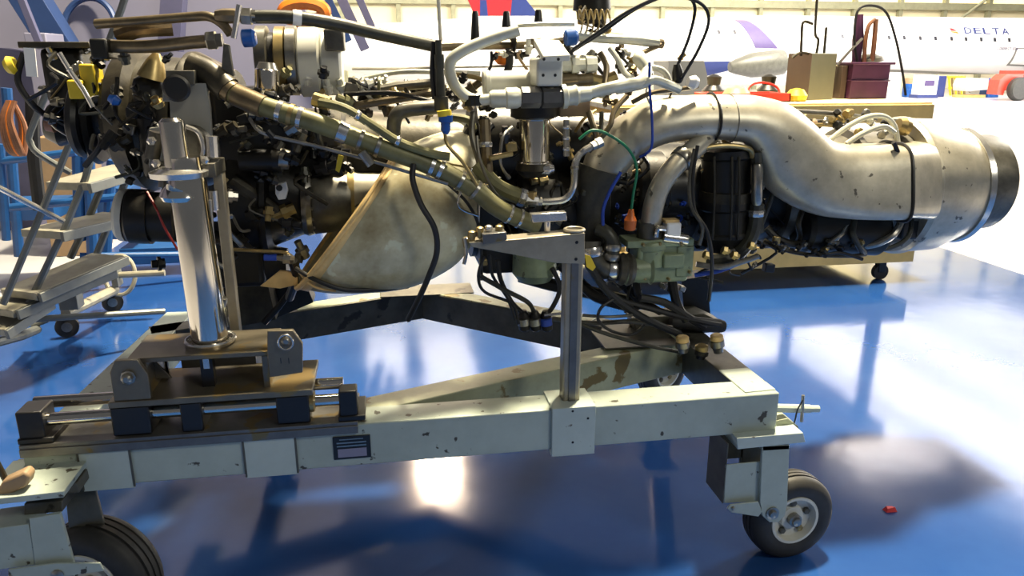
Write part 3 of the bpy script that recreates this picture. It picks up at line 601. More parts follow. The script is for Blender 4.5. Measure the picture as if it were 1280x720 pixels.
CY('starter_pad', 'brass', (1122, 156, 2.66), (1134, 160, 2.66), [(0, 8), (.5, 11), (1, 10)], EN)
# region between the duct and the valve: dark nest of parts
def nest(n, x0, x1, y0, y1, Y0, Y1, mats, smin=2, smax=5, name='fitting', seg=8):
    for i in range(n):
        x = rnd.uniform(x0, x1); y = rnd.uniform(y0, y1); Y = rnd.uniform(Y0, Y1); s = rnd.uniform(smin, smax); k = rnd.random()
        a = rnd.uniform(0, math.pi*2); L = s*rnd.uniform(2, 4); mt = rnd.choice(mats)
        if k < .6: CY(name, mt, (x, y, Y), (x+math.cos(a)*L, y+math.sin(a)*L, Y-.015), [(0, s*.9), (.3, s*.9), (.3, s*1.25), (.55, s*1.25), (.55, s*.7), (1, s*.7)], EN, seg=seg)
        elif k < .8: BX('bracket', mt, x, y, x+s*2.6, y+s*2.2, Y, .03, EN, roty=rnd.uniform(-.5, .5))
        else: T('pipe', mt, s*.45, [(x, y, Y), (x+rnd.uniform(-18, 18), y+rnd.uniform(5, 20), Y-.02), (x+rnd.uniform(-30, 30), y+rnd.uniform(15, 40), Y)], EN, seg=6, smooth=4)
D4 = ['castdark', 'cast', 'black', 'castdark', 'steel', 'hose']
nest(34, 765, 870, 190, 285, 2.48, 2.58, D4+['brass', 'bluewire'])
nest(22, 890, 985, 168, 200, 2.50, 2.56, D4+['brass', 'brass'])
nest(18, 745, 795, 280, 345, 2.44, 2.5, D4)
nest(16, 870, 960, 300, 335, 2.46, 2.52, D4)
CY('fuel_pump', 'castdark', (790, 235, 2.62), (868, 235, 2.62), [(0, 40), (.1, 46), (.4, 46), (.45, 38), (1, 38)], EN)
CY('gear_housing', 'castdark', (640, 262, 2.62), (735, 262, 2.62), [(0, 52), (.05, 58), (.5, 58), (.55, 50), (1, 50)], EN)
CY('gear_housing', 'castdark', (585, 180, 2.66), (740, 180, 2.66), [(0, 44), (.05, 50), (.5, 50), (.55, 42), (1, 42)], EN)
BX('oil_sump', 'castdark', 602, 288, 718, 342, 2.52, .3, EN, bev=.02)
CY('filter_bowl', 'greenpaint', (668, 300, 2.48), (668, 350, 2.48), [(0, 26), (.8, 28), (1, 20)], EN); BX('orange_cover', 'plug', 673, 322, 690, 350, 2.44, .05, EN, bev=.006, label='orange cover beside the filter bowl')
# chrome fuel filter can
FF = CY('fuel_filter', 'chrome', (668, 132, 2.44), (668, 206, 2.44), [(0, 28), (.1, 28), (.12, 24), (.22, 24), (.24, 19), (.92, 19), (.94, 22), (1, 22)], EN, seg=32)
CY('filter_head', 'castdark', (668, 122, 2.44), (668, 148, 2.44), [(0, 30), (.9, 30), (1, 24)], EN, seg=32)
CY('filter_base', 'cast', (668, 203, 2.44), (668, 220, 2.44), [(0, 22), (.5, 24), (1, 16)], EN, seg=24)
CY('filter_plug', 'bright', (676, 212, 2.40), (692, 211, 2.40), [(0, 7), (.6, 8), (1, 5)], EN)
nest(26, 600, 735, 135, 255, 2.50, 2.56, D4+['brass'])
# big olive diagonal hose
OH = T('breather_hose', 'olive', 12, [(262, 95, 2.30), (290, 115, 2.27), (330, 133, 2.24), (400, 155, 2.22), (470, 182, 2.22), (540, 208, 2.22), (592, 236, 2.22), (625, 262, 2.22), (672, 282, 2.24)], EN, seg=18, smooth=6)
q = catmull([P(*p) for p in [(262, 95, 2.30), (290, 115, 2.27), (330, 133, 2.24), (400, 155, 2.22), (470, 182, 2.22), (540, 208, 2.22), (592, 236, 2.22), (625, 262, 2.22), (672, 282, 2.24)]], 6)
r0 = 12*S(P(470, 182, 2.22))
for t, mt, w in ((.05, 'bronze', 1.2), (.13, 'bronze', 1.6), (.215, 'bright', .25), (.245, 'brass', .22), (.27, 'bright', .22), (.385, 'bright', .5), (.435, 'steel', .18), (.485, 'steel', .2), (.64, 'bright', .22), (.665, 'bright', .22), (.73, 'steel', .18), (.78, 'steel', .18), (.90, 'bright', .15), (.935, 'bright', .15)):
    p, d = at_t(q, t); lathe3('hose_clamp', mt, p, d, [(-r0*w, r0), (-r0*w, r0*1.14), (r0*w, r0*1.14), (r0*w, r0)], OH, seg=18)
T('metal_end', 'cast', 17, [(240, 82, 2.32), (262, 92, 2.30), (285, 112, 2.28)], EN, seg=16)
T('upper_hose', 'olive', 5.5, [(400, 128, 2.24), (432, 136, 2.2), (468, 158, 2.2), (500, 178, 2.2), (540, 192, 2.2), (562, 196, 2.2)], EN, clamps=(.3, .62), clampmat='bright')
T('union_fitting', 'brass', 9, [(392, 124, 2.26), (412, 130, 2.25)], EN, smooth=1, seg=8)
T('thin_line', 'steel', 2.3, [(312, 148, 2.22), (322, 162, 2.2), (340, 170, 2.2), (400, 184, 2.2), (460, 200, 2.2), (520, 218, 2.2), (560, 230, 2.2)], EN, seg=8)
T('line_clip', 'black', 4, [(334, 164, 2.2), (342, 172, 2.2)], EN, smooth=1); T('line_clip', 'steel', 6, [(452, 190, 2.19), (464, 206, 2.19)], EN, smooth=1)
T('oil_hose', 'olive', 10, [(596, 205, 2.32), (620, 232, 2.3), (650, 246, 2.3), (660, 248, 2.3)], EN, clamps=(.9,))
T('oil_hose', 'bronze', 7, [(606, 150, 2.34), (608, 190, 2.32), (610, 230, 2.3), (604, 252, 2.3)], EN, clamps=(.3, .8), clampmat='bright')
T('brass_stub', 'brass', 3.5, [(612, 198, 2.28), (640, 192, 2.3)], EN, smooth=1)
T('fine_line', 'steel', 2, [(640, 160, 2.36), (628, 172, 2.34), (626, 205, 2.34), (636, 222, 2.36)], EN, seg=8, ends='steel')
T('feed_pipe', 'bright', 4.5, [(664, 252, 2.30), (690, 252, 2.30), (708, 248, 2.30), (717, 232, 2.30), (719, 205, 2.31), (728, 190, 2.33), (750, 178, 2.35)], EN, clamps=(.08, .62), clampmat='steel', ends='steel')
T('sense_pipe', 'bronze', 3.5, [(748, 176, 2.36), (762, 158, 2.36), (768, 138, 2.38), (784, 120, 2.4)], EN)
T('banjo_fitting', 'bright', 7, [(657, 250, 2.29), (672, 251, 2.29)], EN, smooth=1, seg=8); T('banjo_bolt', 'brass', 7, [(664, 240, 2.29), (664, 249, 2.29)], EN, smooth=1, seg=6)
T('sensor', 'steel', 4, [(708, 150, 2.38), (708, 195, 2.38)], EN, smooth=1, clamps=(.2, .5, .8), cname='sensor_collar')
# hex tee and white hoses across the top
YT = 2.33
for a, b in (((650, 122), (676, 122)), ((676, 122), (704, 121))):
    CY('hex_nut', 'plate', (*a, YT), (*b, YT), [(0, 10), (.06, 13), (.94, 13), (1, 10)], EN, seg=6, phase=.5, label='grey hexagonal union nut')
T('white_hose', 'whitehose', 7, [(652, 122, YT), (620, 123, YT), (600, 125, YT), (582, 120, YT), (566, 102, YT), (563, 78, YT), (578, 64, YT), (610, 50, YT), (648, 38, YT)], EN, seg=14, smooth=7)
CY('hose_end', 'whitehose', (612, 124, YT), (650, 122, YT), [(0, 9), (.1, 11), (.5, 11), (.55, 13), (.9, 13), (1, 11)], EN)
CY('hose_end', 'whitehose', (702, 121, YT), (738, 117, YT), [(0, 15), (.15, 15), (.2, 12), (.4, 12), (.5, 13), (.6, 10), (1, 9)], EN)
T('white_hose', 'whitehose', 7.5, [(700, 121, YT), (740, 115, YT), (775, 107, YT), (800, 102, YT+.03), (808, 88, YT+.08), (798, 74, YT+.1), (800, 70, YT+.12)], EN, seg=14, smooth=7)
T('white_hose', 'whitehose', 6, [(770, 112, YT+.03), (800, 106, YT+.03), (816, 100, YT+.03), (830, 104, YT+.05), (850, 112, YT+.05)], EN)
for x in (588, 594): T('band', 'black', 8, [(x, 119, YT), (x+1, 132, YT)], EN, smooth=1)
# square block
BX('manifold_block', 'offwhite', 671, 72, 704, 108, 2.31, .13, EN, bev=.008, label='square off-white manifold block')
_a = [P(x, y, 2.27) for x, y in ((679, 70), (713, 68), (713, 76), (679, 78))]; _b = [P(x, y, 2.44) for x, y in ((667, 48), (699, 50), (699, 60), (667, 58))]
make('manifold_cap', _a+_b, [(0, 1, 2, 3), (4, 7, 6, 5), (0, 4, 5, 1), (1, 5, 6, 2), (2, 6, 7, 3), (3, 7, 4, 0)], 'offwhite', EN, bev=.003)
CY('block_base', 'cast', (685, 106, 2.36), (685, 118, 2.36), [(0, 15), (1, 19)], EN)
for x, y in ((680, 73), (698, 73), (679, 93), (694, 93)): lathe3('bolt', 'black', P(x, y+1, 2.27 if y < 80 else 2.31), (0, -1, 0), [(0, .005), (.002, .004)], EN, seg=8)
CY('actuator_tube', 'offwhite', (604, 104, 2.45), (672, 102, 2.45), [(0, 14), (.04, 16), (.1, 16), (.12, 14.5), (.9, 14.5), (1, 13)], EN, seg=28)
CY('elbow', 'whitehose', (700, 82, 2.45), (745, 80, 2.45), [(0, 9), (.3, 9), (.3, 12), (.5, 12), (.5, 8), (.7, 8), (.7, 11), (1, 10)], EN, seg=8)
CY('elbow', 'bronze', (700, 102, 2.45), (740, 98, 2.45), [(0, 10), (.5, 10), (.5, 7), (1, 7)], EN)
CY('blue_cap', 'blue', (706, 48, 2.45), (722, 46, 2.45), [(0, 8), (.1, 10), (.8, 10), (1, 7)], EN, seg=12, label='blue plastic cap by the square block')
CY('blue_cap', 'blue', (302, 48, 2.35), (320, 47, 2.35), [(0, 7), (.1, 11), (.8, 11), (1, 8)], EN, seg=12, label='blue plastic cap on the hose end')
CY('blue_cap', 'blue', (557, 144, 2.22), (557, 168, 2.22), [(0, 9), (.35, 9), (.4, 6), (.8, 6), (1, 3)], EN, seg=12, label='blue cap on the hanging coupling'); CY('yellow_ring', 'yellow', (555, 138, 2.22), (556, 145, 2.22), [(0, 9), (1, 9)], EN)
BX('tan_panel', 'tan', 700, 125, 738, 146, 2.42, .04, EN, bev=.003)
# top pipes, left to right
T('top_pipe', 'bronze', 6, [(120, 30, 2.45), (180, 26, 2.42), (240, 21, 2.4), (262, 21, 2.38), (278, 30, 2.36), (288, 42, 2.35)], EN, seg=14, smooth=6)
T('top_pipe', 'bronze', 8, [(136, 58, 2.45), (190, 58, 2.42), (240, 53, 2.38), (268, 51, 2.36)], EN, seg=14)
CY('pipe_nut', 'steel', (258, 51, 2.36), (278, 50, 2.36), [(0, 10), (.1, 12), (.6, 12), (.65, 9), (1, 9)], EN, seg=6)
CY('pipe_nut', 'steel', (300, 20, 2.35), (320, 21, 2.35), [(0, 8), (.1, 11), (.7, 11), (.75, 9), (1, 9)], EN, seg=6)
T('top_pipe', 'bronze', 11, [(150, 44, 2.5), (175, 36, 2.48), (215, 34, 2.5)], EN)
T('top_hose', 'hose', 8, [(316, 21, 2.35), (368, 22, 2.35), (420, 30, 2.38), (470, 42, 2.42), (545, 58, 2.48)], EN, seg=14, clamps=(.22,), clampmat='white', cw=.012)
CY('top_union', 'bronze', (270, 20, 2.36), (300, 20, 2.35), [(0, 7), (.3, 9), (.8, 9), (1, 7)], EN, seg=8)
T('top_rail', 'bronze', 6, [(545, 58, 2.5), (600, 56, 2.52), (672, 54, 2.54), (740, 44, 2.56), (790, 50, 2.56), (828, 55, 2.58)], EN)
T('top_rail', 'whitehose', 3, [(645, 32, 2.5), (680, 30, 2.5), (718, 30, 2.5)], EN, smooth=2)
T('thin_rail', 'steel', 1.6, [(440, 86, 2.6), (500, 86, 2.58), (552, 84, 2.55), (680, 82, 2.55)], EN, seg=6)
T('thin_rail', 'whitehose', 3, [(456, 98, 2.58), (500, 90, 2.56), (550, 90, 2.55), (600, 92, 2.55)], EN)
T('lift_strut', 'bright', 3.5, [(299, 6, 2.3), (292, 48, 2.3)], EN, smooth=1); PG('strut_plate', 'castgrey', [(279, 54), (286, 56), (292, 95), (276, 96)], 2.28, .02, EN)
# ring casings upper left
for x0, x1, yc, r, mt in ((322, 338, 72, 38, 'castgrey'), (338, 346, 74, 32, 'castdark'), (346, 360, 75, 40, 'brass'), (360, 374, 76, 42, 'steel'), (374, 402, 78, 42, 'offwhite'), (402, 428, 80, 38, 'offwhite')):
    CY('ring_casing', mt, (x0, yc, 2.58), (x1, yc, 2.58), [(0, r*.9), (.1, r), (.9, r), (1, r*.9)], EN, seg=40)
BX('control_box', 'castgrey', 405, 36, 430, 64, 2.45, .1, EN, bev=.006)
CY('chrome_can', 'chrome', (334, 86, 2.36), (334, 113, 2.36), [(0, 13), (.06, 15), (.9, 15), (1, 13)], EN, seg=28); CY('can_cap', 'steel', (334, 78, 2.36), (334, 88, 2.36), [(0, 10), (1, 14)], EN)
nest(34, 300, 560, 92, 135, 2.44, 2.52, ['brass', 'whitehose', 'castdark', 'offwhite', 'bronze', 'steel', 'black', 'olive'], 3, 7)
nest(30, 560, 850, 62, 118, 2.46, 2.54, ['brass', 'whitehose', 'castdark', 'offwhite', 'bronze', 'steel', 'tan', 'black'], 2.5, 5)
T('harness', 'castdark', 3, [(430, 118, 2.44), (480, 116, 2.42), (520, 122, 2.42), (560, 132, 2.42)], EN)
CY('orange_fitting', 'orange', (618, 68, 2.56), (634, 76, 2.56), [(0, 5), (.5, 9), (1, 6)], EN, label='orange ribbed fitting')
T('grey_elbow', 'castgrey', 9, [(492, 168, 2.34), (494, 148, 2.33), (506, 138, 2.33), (545, 134, 2.34)], EN, seg=14)
CY('coupling_column', 'hose', (548, 50, 2.26), (552, 138, 2.26), [(0, 4), (.2, 4), (.2, 6), (.4, 6), (.4, 5), (.8, 6), (.8, 9), (1, 9)], EN); T('cable_drop', 'black', 4, [(543, 52, 2.28), (541, 90, 2.28), (544, 124, 2.28)], EN)
for x, y in ((594, 14), (633, 14), (673, 12)):
    CY('rubber_bung', 'black', (x, y, 2.55), (x, y+(36 if x == 594 else 20), 2.55), [(0, 3), (.1, 4), (1, 6)], EN)
CY('top_unit', 'castdark', (740, -14, 2.6), (740, 30, 2.6), [(0, 22), (.6, 24), (.62, 20), (1, 18)], EN)
for k in range(6): T('wire_loop', 'brass', 1.3, [(722+k*7, 24, 2.5), (724+k*7, 12, 2.48), (728+k*7, 26, 2.5), (726+k*7, 40, 2.5)], EN, seg=6)
nest(14, 722, 765, 0, 40, 2.52, 2.58, ['castdark', 'steel', 'black', 'brass'], 2, 5)
# long black cable loops above the duct
T('cable_loop', 'wire', 2.2, [(716, 62, 2.4), (748, 40, 2.38), (786, 14, 2.36), (830, -4, 2.36), (872, 2, 2.36), (886, 24, 2.36), (874, 60, 2.36), (852, 98, 2.38)], EN, seg=8, smooth=8)
T('cable_loop', 'wire', 2.2, [(712, 66, 2.42), (756, 38, 2.4), (800, 8, 2.39), (846, -8, 2.38), (868, 6, 2.38), (862, 44, 2.38), (846, 84, 2.4)], EN, seg=8, smooth=8)
CY('cable_gland', 'castdark', (846, 80, 2.4), (848, 104, 2.4), [(0, 4), (.4, 7), (.8, 7), (1, 4)], EN); CY('white_cap', 'white', (860, 102, 2.4), (872, 104, 2.4), [(0, 6), (.6, 9), (1, 6)], EN)
# wires in front of the duct
T('blue_lead', 'bluewire', 1.8, [(812, 78, 2.36), (812, 110, 2.35), (815, 150, 2.34), (814, 185, 2.36), (800, 196, 2.4)], EN, seg=8)
T('blue_lead', 'bluewire', 2.2, [(776, 215, 2.36), (762, 240, 2.36), (754, 262, 2.37), (754, 284, 2.37)], EN, seg=8)
T('green_lead', 'greenwire', 1.8, [(724, 174, 2.34), (740, 163, 2.33), (760, 168, 2.33), (785, 186, 2.34), (796, 210, 2.34), (792, 240, 2.34), (789, 262, 2.34)], EN, seg=8)
T('harness', 'wire', 2.6, [(872, 182, 2.34), (866, 220, 2.32), (868, 262, 2.3), (884, 290, 2.29), (890, 330, 2.3), (886, 376, 2.34)], EN, seg=8)
T('harness', 'castgrey', 2.4, [(868, 186, 2.34), (862, 225, 2.32), (864, 258, 2.3), (878, 284, 2.29), (874, 306, 2.3)], EN, seg=8)
# hanging hose in front of the scoop, and loose ends below
T('hanging_hose', 'wire', 3.8, [(517, 205, 2.2), (516, 225, 2.19), (526, 255, 2.18), (543, 285, 2.17), (546, 315, 2.18), (536, 345, 2.2), (524, 372, 2.24), (510, 400, 2.3)], EN, seg=10, smooth=6)
T('loose_cable', 'wire', 3, [(370, 336, 2.3), (395, 350, 2.26), (430, 362, 2.26), (470, 362, 2.3), (510, 358, 2.34)], EN, smooth=6)
T('loose_cable', 'lip', 1.6, [(372, 338, 2.3), (392, 358, 2.27), (420, 364, 2.27)], EN)
T('brass_rod', 'brass', 2.4, [(292, 312, 2.36), (330, 314, 2.34), (358, 316, 2.32), (362, 324, 2.32)], EN, smooth=3)
CY('rod_end', 'steel', (345, 322, 2.32), (368, 324, 2.32), [(0, 3), (.4, 4), (.4, 7), (.8, 7), (1, 4)], EN, seg=8); CY('blue_sleeve', 'bluewire', (330, 322, 2.32), (346, 322, 2.32), [(0, 4), (1, 4)], EN)
T('stub', 'castdark', 6, [(366, 326, 2.34), (370, 345, 2.38), (362, 372, 2.5)], EN)
loose = [([(735, 330, 2.3), (760, 365, 2.3), (800, 395, 2.32), (850, 418, 2.34)], 5, 'wire'), ([(742, 340, 2.34), (770, 372, 2.34), (815, 386, 2.34), (868, 400, 2.36), (900, 406, 2.4)], 4, 'wire'),
 ([(770, 372, 2.3), (752, 384, 2.28), (748, 400, 2.28), (765, 414, 2.28), (790, 418, 2.3), (806, 406, 2.3)], 2, 'wire'), ([(728, 394, 2.3), (760, 396, 2.28), (790, 394, 2.3)], 2, 'castgrey'),
 ([(725, 405, 2.3), (760, 418, 2.28), (810, 432, 2.3), (850, 440, 2.34)], 2.6, 'hose'), ([(800, 372, 2.34), (830, 378, 2.34), (860, 396, 2.36), (880, 408, 2.4)], 5, 'rubber'),
 ([(605, 320, 2.3), (598, 345, 2.3), (606, 365, 2.32), (640, 380, 2.34), (648, 405, 2.34)], 2, 'wire'), ([(612, 318, 2.32), (616, 345, 2.32), (634, 372, 2.34), (644, 400, 2.34)], 2, 'wire'),
 ([(560, 230, 2.3), (585, 255, 2.3), (600, 290, 2.3), (602, 350, 2.32)], 2, 'wire'), ([(590, 210, 2.28), (572, 255, 2.28), (598, 270, 2.28)], 1.5, 'bright'),
 ([(840, 350, 2.38), (846, 380, 2.36), (858, 400, 2.36)], 6, 'castdark'), ([(795, 350, 2.4), (800, 372, 2.38), (826, 390, 2.38)], 5, 'castdark')]
for pts, r, mt in loose: T('loose_cable', mt, r, pts, EN, seg=8)
for a, b in (((853, 420), (854, 440)), ((877, 431), (875, 448)), ((896, 418), (898, 440))):
    CY('cannon_plug', 'lip' if a[0] != 877 else 'brass', (*a, 2.30), (a[0], a[1]+7, 2.30), [(0, 6), (.2, 8), (1, 8)], EN)
    CY('plug_body', 'steel' if a[0] != 877 else 'castdark', (a[0], a[1]+7, 2.30), (*b, 2.30), [(0, 9), (.5, 9), (.6, 7), (1, 6)], EN)
for x in (668, 682, 654): CY('plug_body', 'castdark', (x, 388, 2.4), (x+2, 414, 2.4), [(0, 4), (.2, 7), (.9, 7), (1, 4)], EN); CY('plug_band', 'bluewire' if x == 682 else 'steel', (x, 398, 2.39), (x+1, 406, 2.39), [(0, 7.6), (1, 7.6)], EN)
T('rod', 'bright', 1.8, [(680, 394, 2.38), (700, 392, 2.38), (726, 394, 2.38)], EN, smooth=1)
nest(10, 765, 850, 350, 362, 2.42, 2.46, D4+['whitehose'], 2, 5)
for pts, rr, mt in [([(622, 325, 2.34), (626, 350, 2.34), (640, 378, 2.38), (655, 392, 2.4)], 3, 'wire'), ([(690, 335, 2.4), (700, 360, 2.4), (690, 385, 2.4), (682, 392, 2.4)], 3, 'rubber'), ([(600, 345, 2.3), (630, 362, 2.3), (660, 378, 2.34), (668, 392, 2.4)], 3, 'hose'),
  ([(700, 330, 2.42), (728, 356, 2.4), (748, 372, 2.36), (790, 384, 2.34)], 7, 'castdark'), ([(650, 345, 2.5), (690, 356, 2.5), (740, 366, 2.48), (800, 380, 2.46)], 8, 'castdark'), ([(740, 330, 2.44), (775, 352, 2.44), (800, 376, 2.42)], 6, 'black'), ([(690, 398, 2.42), (740, 404, 2.4), (790, 402, 2.4), (840, 410, 2.4)], 3, 'castgrey')]: T('hanging_hose', mt, rr, pts, EN, seg=10)
# intake scoop with its rolled lip
YS = 2.42
def sv(x, y, Y, ax, ay, d, e=2.0): c = P(x, y, Y); s = S(c); return (c, rt*(ax*s)+up*(-ay*s), Vector((0, d, 0)), e)
SS = [sv(431, 275, 2.46, 59, -80, .20, 2.5), sv(472, 270, 2.46, 48, -92, .205, 2.5), sv(530, 261, 2.48, 25, -96, .20, 2.4), sv(572, 248, 2.5, 9, -84, .18, 2.2), sv(591, 236, 2.52, 1, -66, .16, 2.0)]
SCP = loft('intake_scoop', 'scoop', SS, EN, n=7, seg=44, shell=.004, label='weathered flared intake scoop')
loft('scoop_rim', 'lip', [sv(429, 275, 2.46, 59.5, -80.5, .203, 2.5), sv(443, 274, 2.46, 57, -85, .206, 2.5)], EN, n=1, seg=44, shell=.004, label='orange-tan rim of the intake scoop')
V, Fc = sweep(ring_pts(*SS[0][:3], 56, 2.5), .008, 10, closed=True); make('scoop_lip', V, Fc, 'lip', EN)
T('bead_line', 'brass', 1.5, [(505, 186, 2.25), (540, 200, 2.25), (588, 210, 2.28)], EN, seg=6)
PG('scoop_flap', 'lip', [(325, 358), (350, 338), (372, 340), (372, 356), (350, 361)], 2.36, .01, EN)
hoop('scoop_band', 'steel', P(591, 236, 2.52), up*(67*S(P(591, 236, 2.52))), (0, .162, 0), .005, EN)
# compressor inlet drum behind the scoop
CY('inlet_drum', 'castgrey', (392, 250, 2.6), (440, 250, 2.6), [(0, 40), (.1, 42), (.5, 40), (.9, 36), (1, 34)], EN, seg=40)
fl_ = CY('drum_flange', 'steel', (380, 250, 2.6), (392, 250, 2.6), [(0, 43), (.5, 45), (1, 43)], EN, seg=40)
CY('drum_neck', 'duct', (438, 242, 2.6), (500, 242, 2.6), [(0, 30), (.2, 28), (1, 27)], EN, seg=32); CY('brass_band', 'brass', (436, 242, 2.6), (444, 242, 2.6), [(0, 31), (1, 31)], EN, seg=32)
a_ = P(392, 250, 2.6); bolt_ring((a_.x, 2.6, a_.z), (1, 0, 0), 41*S(a_), 18, .006, EN)
# left accessory and reduction gear cases
GB = CY('gearbox_case', 'castdark', (285, 245, 2.62), (384, 248, 2.62), [(0, 62), (.1, 68), (.45, 66), (.5, 74), (.56, 74), (.6, 60), (1, 44)], EN, seg=36)
CY('gearbox_case', 'cast', (150, 150, 2.72), (300, 150, 2.68), [(0, 58), (.1, 80), (.25, 88), (.3, 78), (.6, 74), (.65, 82), (.7, 82), (1, 60)], EN, seg=40)
CY('propeller_flange', 'castdark', (112, 142, 2.75), (140, 144, 2.75), [(0, 40), (.1, 58), (.4, 62), (.6, 58), (.65, 44), (1, 44)], EN, seg=44)
hoop('flange_rim', 'black', P(112, 142, 2.75), up*(48*S(P(112, 142, 2.75))), (0, .16, 0), .02, EN)
BX('gear_case_front', 'castdark', 168, 95, 208, 230, 2.45, .25, EN, bev=.03)
CY('brass_cone', 'brass', (196, 66, 2.45), (190, 98, 2.45), [(0, 4), (.3, 10), (.8, 16), (1, 18)], EN)
CY('starter_generator', 'castdark', (158, 270, 2.45), (222, 272, 2.45), [(0, 30), (.1, 34), (.5, 34), (.5, 31), (1, 31)], EN, seg=32)
CY('starter_cover', 'offwhite', (148, 268, 2.45), (160, 269, 2.45), [(0, 29), (.4, 33), (1, 33)], EN, seg=40, label='off-white disc cover on the starter')
T('red_lead', 'redwire', 1.6, [(184, 240, 2.3), (196, 262, 2.26), (206, 285, 2.28), (222, 312, 2.3)], EN, seg=6)
T('arm', 'cast', 10, [(290, 225, 2.46), (330, 252, 2.46), (368, 282, 2.5)], EN, seg=10, smooth=1)
PG('gauge_plate', 'white', [(344, 231), (357, 228), (360, 238), (357, 249), (348, 250), (344, 242)], 2.42, .02, EN, label='small white tag with dark dial'); CY('dial', 'black', (349, 235, 2.415), (349, 235, 2.40), [(0, 4), (1, 4)], EN, seg=12)
BX('gear_pad', 'castdark', 265, 110, 330, 225, 2.5, .2, EN, bev=.02); BX('gear_pad', 'castdark', 300, 148, 372, 200, 2.45, .2, EN, bev=.02); BX('gear_pad', 'cast', 360, 150, 425, 190, 2.52, .15, EN, bev=.02)
CY('oil_cooler_pipe', 'castdark', (300, 200, 2.42), (352, 200, 2.42), [(0, 14), (.8, 14), (.8, 17), (1, 16)], EN); CY('pipe_collar', 'steel', (350, 198, 2.41), (362, 200, 2.41), [(0, 14), (1, 12)], EN)
CY('lower_pump', 'castdark', (292, 330, 2.6), (360, 330, 2.6), [(0, 22), (.5, 26), (1, 20)], EN)
BX('sump', 'castdark', 230, 290, 330, 362, 2.52, .2, EN, bev=.02)
nest(60, 268, 385, 115, 330, 2.38, 2.48, D4+['cast', 'castgrey', 'brass', 'bluewire'], 3, 8)
nest(34, 110, 210, 75, 225, 2.38, 2.5, D4+['brass', 'castgrey', 'castdark'], 3, 8)
nest(12, 205, 260, 230, 330, 2.46, 2.55, D4, 3, 8)
nest(16, 590, 640, 140, 330, 2.34, 2.5, D4+['castgrey', 'brass'], 2.5, 6); nest(14, 640, 735, 225, 290, 2.42, 2.5, D4+['castgrey'], 3, 6)
nest(16, 380, 430, 120, 215, 2.46, 2.56, D4, 4, 8)
# far-left accessories beyond the gearbox
BX('accessory_plate', 'cast', 22, 52, 112, 60, 2.7, .2, EN, bev=.003); BX('accessory_case', 'castdark', 52, 60, 104, 132, 2.75, .2, EN, bev=.02)
BX('accessory_block', 'castdark', 112, 48, 134, 74, 2.4, .12, EN, bev=.006)
BX('yellow_cover', 'yellow', 100, 80, 120, 122, 2.6, .08, EN, bev=.006, label='yellow protective cover'); BX('orange_cover', 'yellow', 84, 100, 104, 124, 2.58, .08, EN, bev=.006)
BX('white_tag', 'white', 31, 60, 45, 96, 2.5, .004, EN, bev=0, roty=.07, label='blank white paper tag'); CY('yellow_cap', 'yellow', (8, 84, 2.7), (20, 80, 2.7), [(0, 8), (.5, 12), (1, 9)], EN)
T('bright_rod', 'bright', 3, [(74, 66, 2.35), (90, 92, 2.35), (104, 112, 2.35), (116, 134, 2.35)], EN, smooth=2, clamps=(.3,))
CY('lower_pod', 'castdark', (62, 152, 2.8), (96, 158, 2.8), [(0, 22), (.5, 28), (1, 20)], EN); CY('brown_flange', 'cable', (60, 150, 2.72), (70, 152, 2.72), [(0, 14), (1, 14)], EN)
CY('blue_fitting', 'blue', (136, 122, 2.38), (150, 128, 2.38), [(0, 4), (.5, 7), (1, 4)], EN)
nest(40, 40, 130, 60, 150, 2.6, 2.75, D4+['castgrey', 'brass', 'steel'], 3, 7)
T('black_hose', 'wire', 4, [(30, 66, 2.7), (22, 100, 2.7), (40, 130, 2.7), (60, 146, 2.75)], EN)

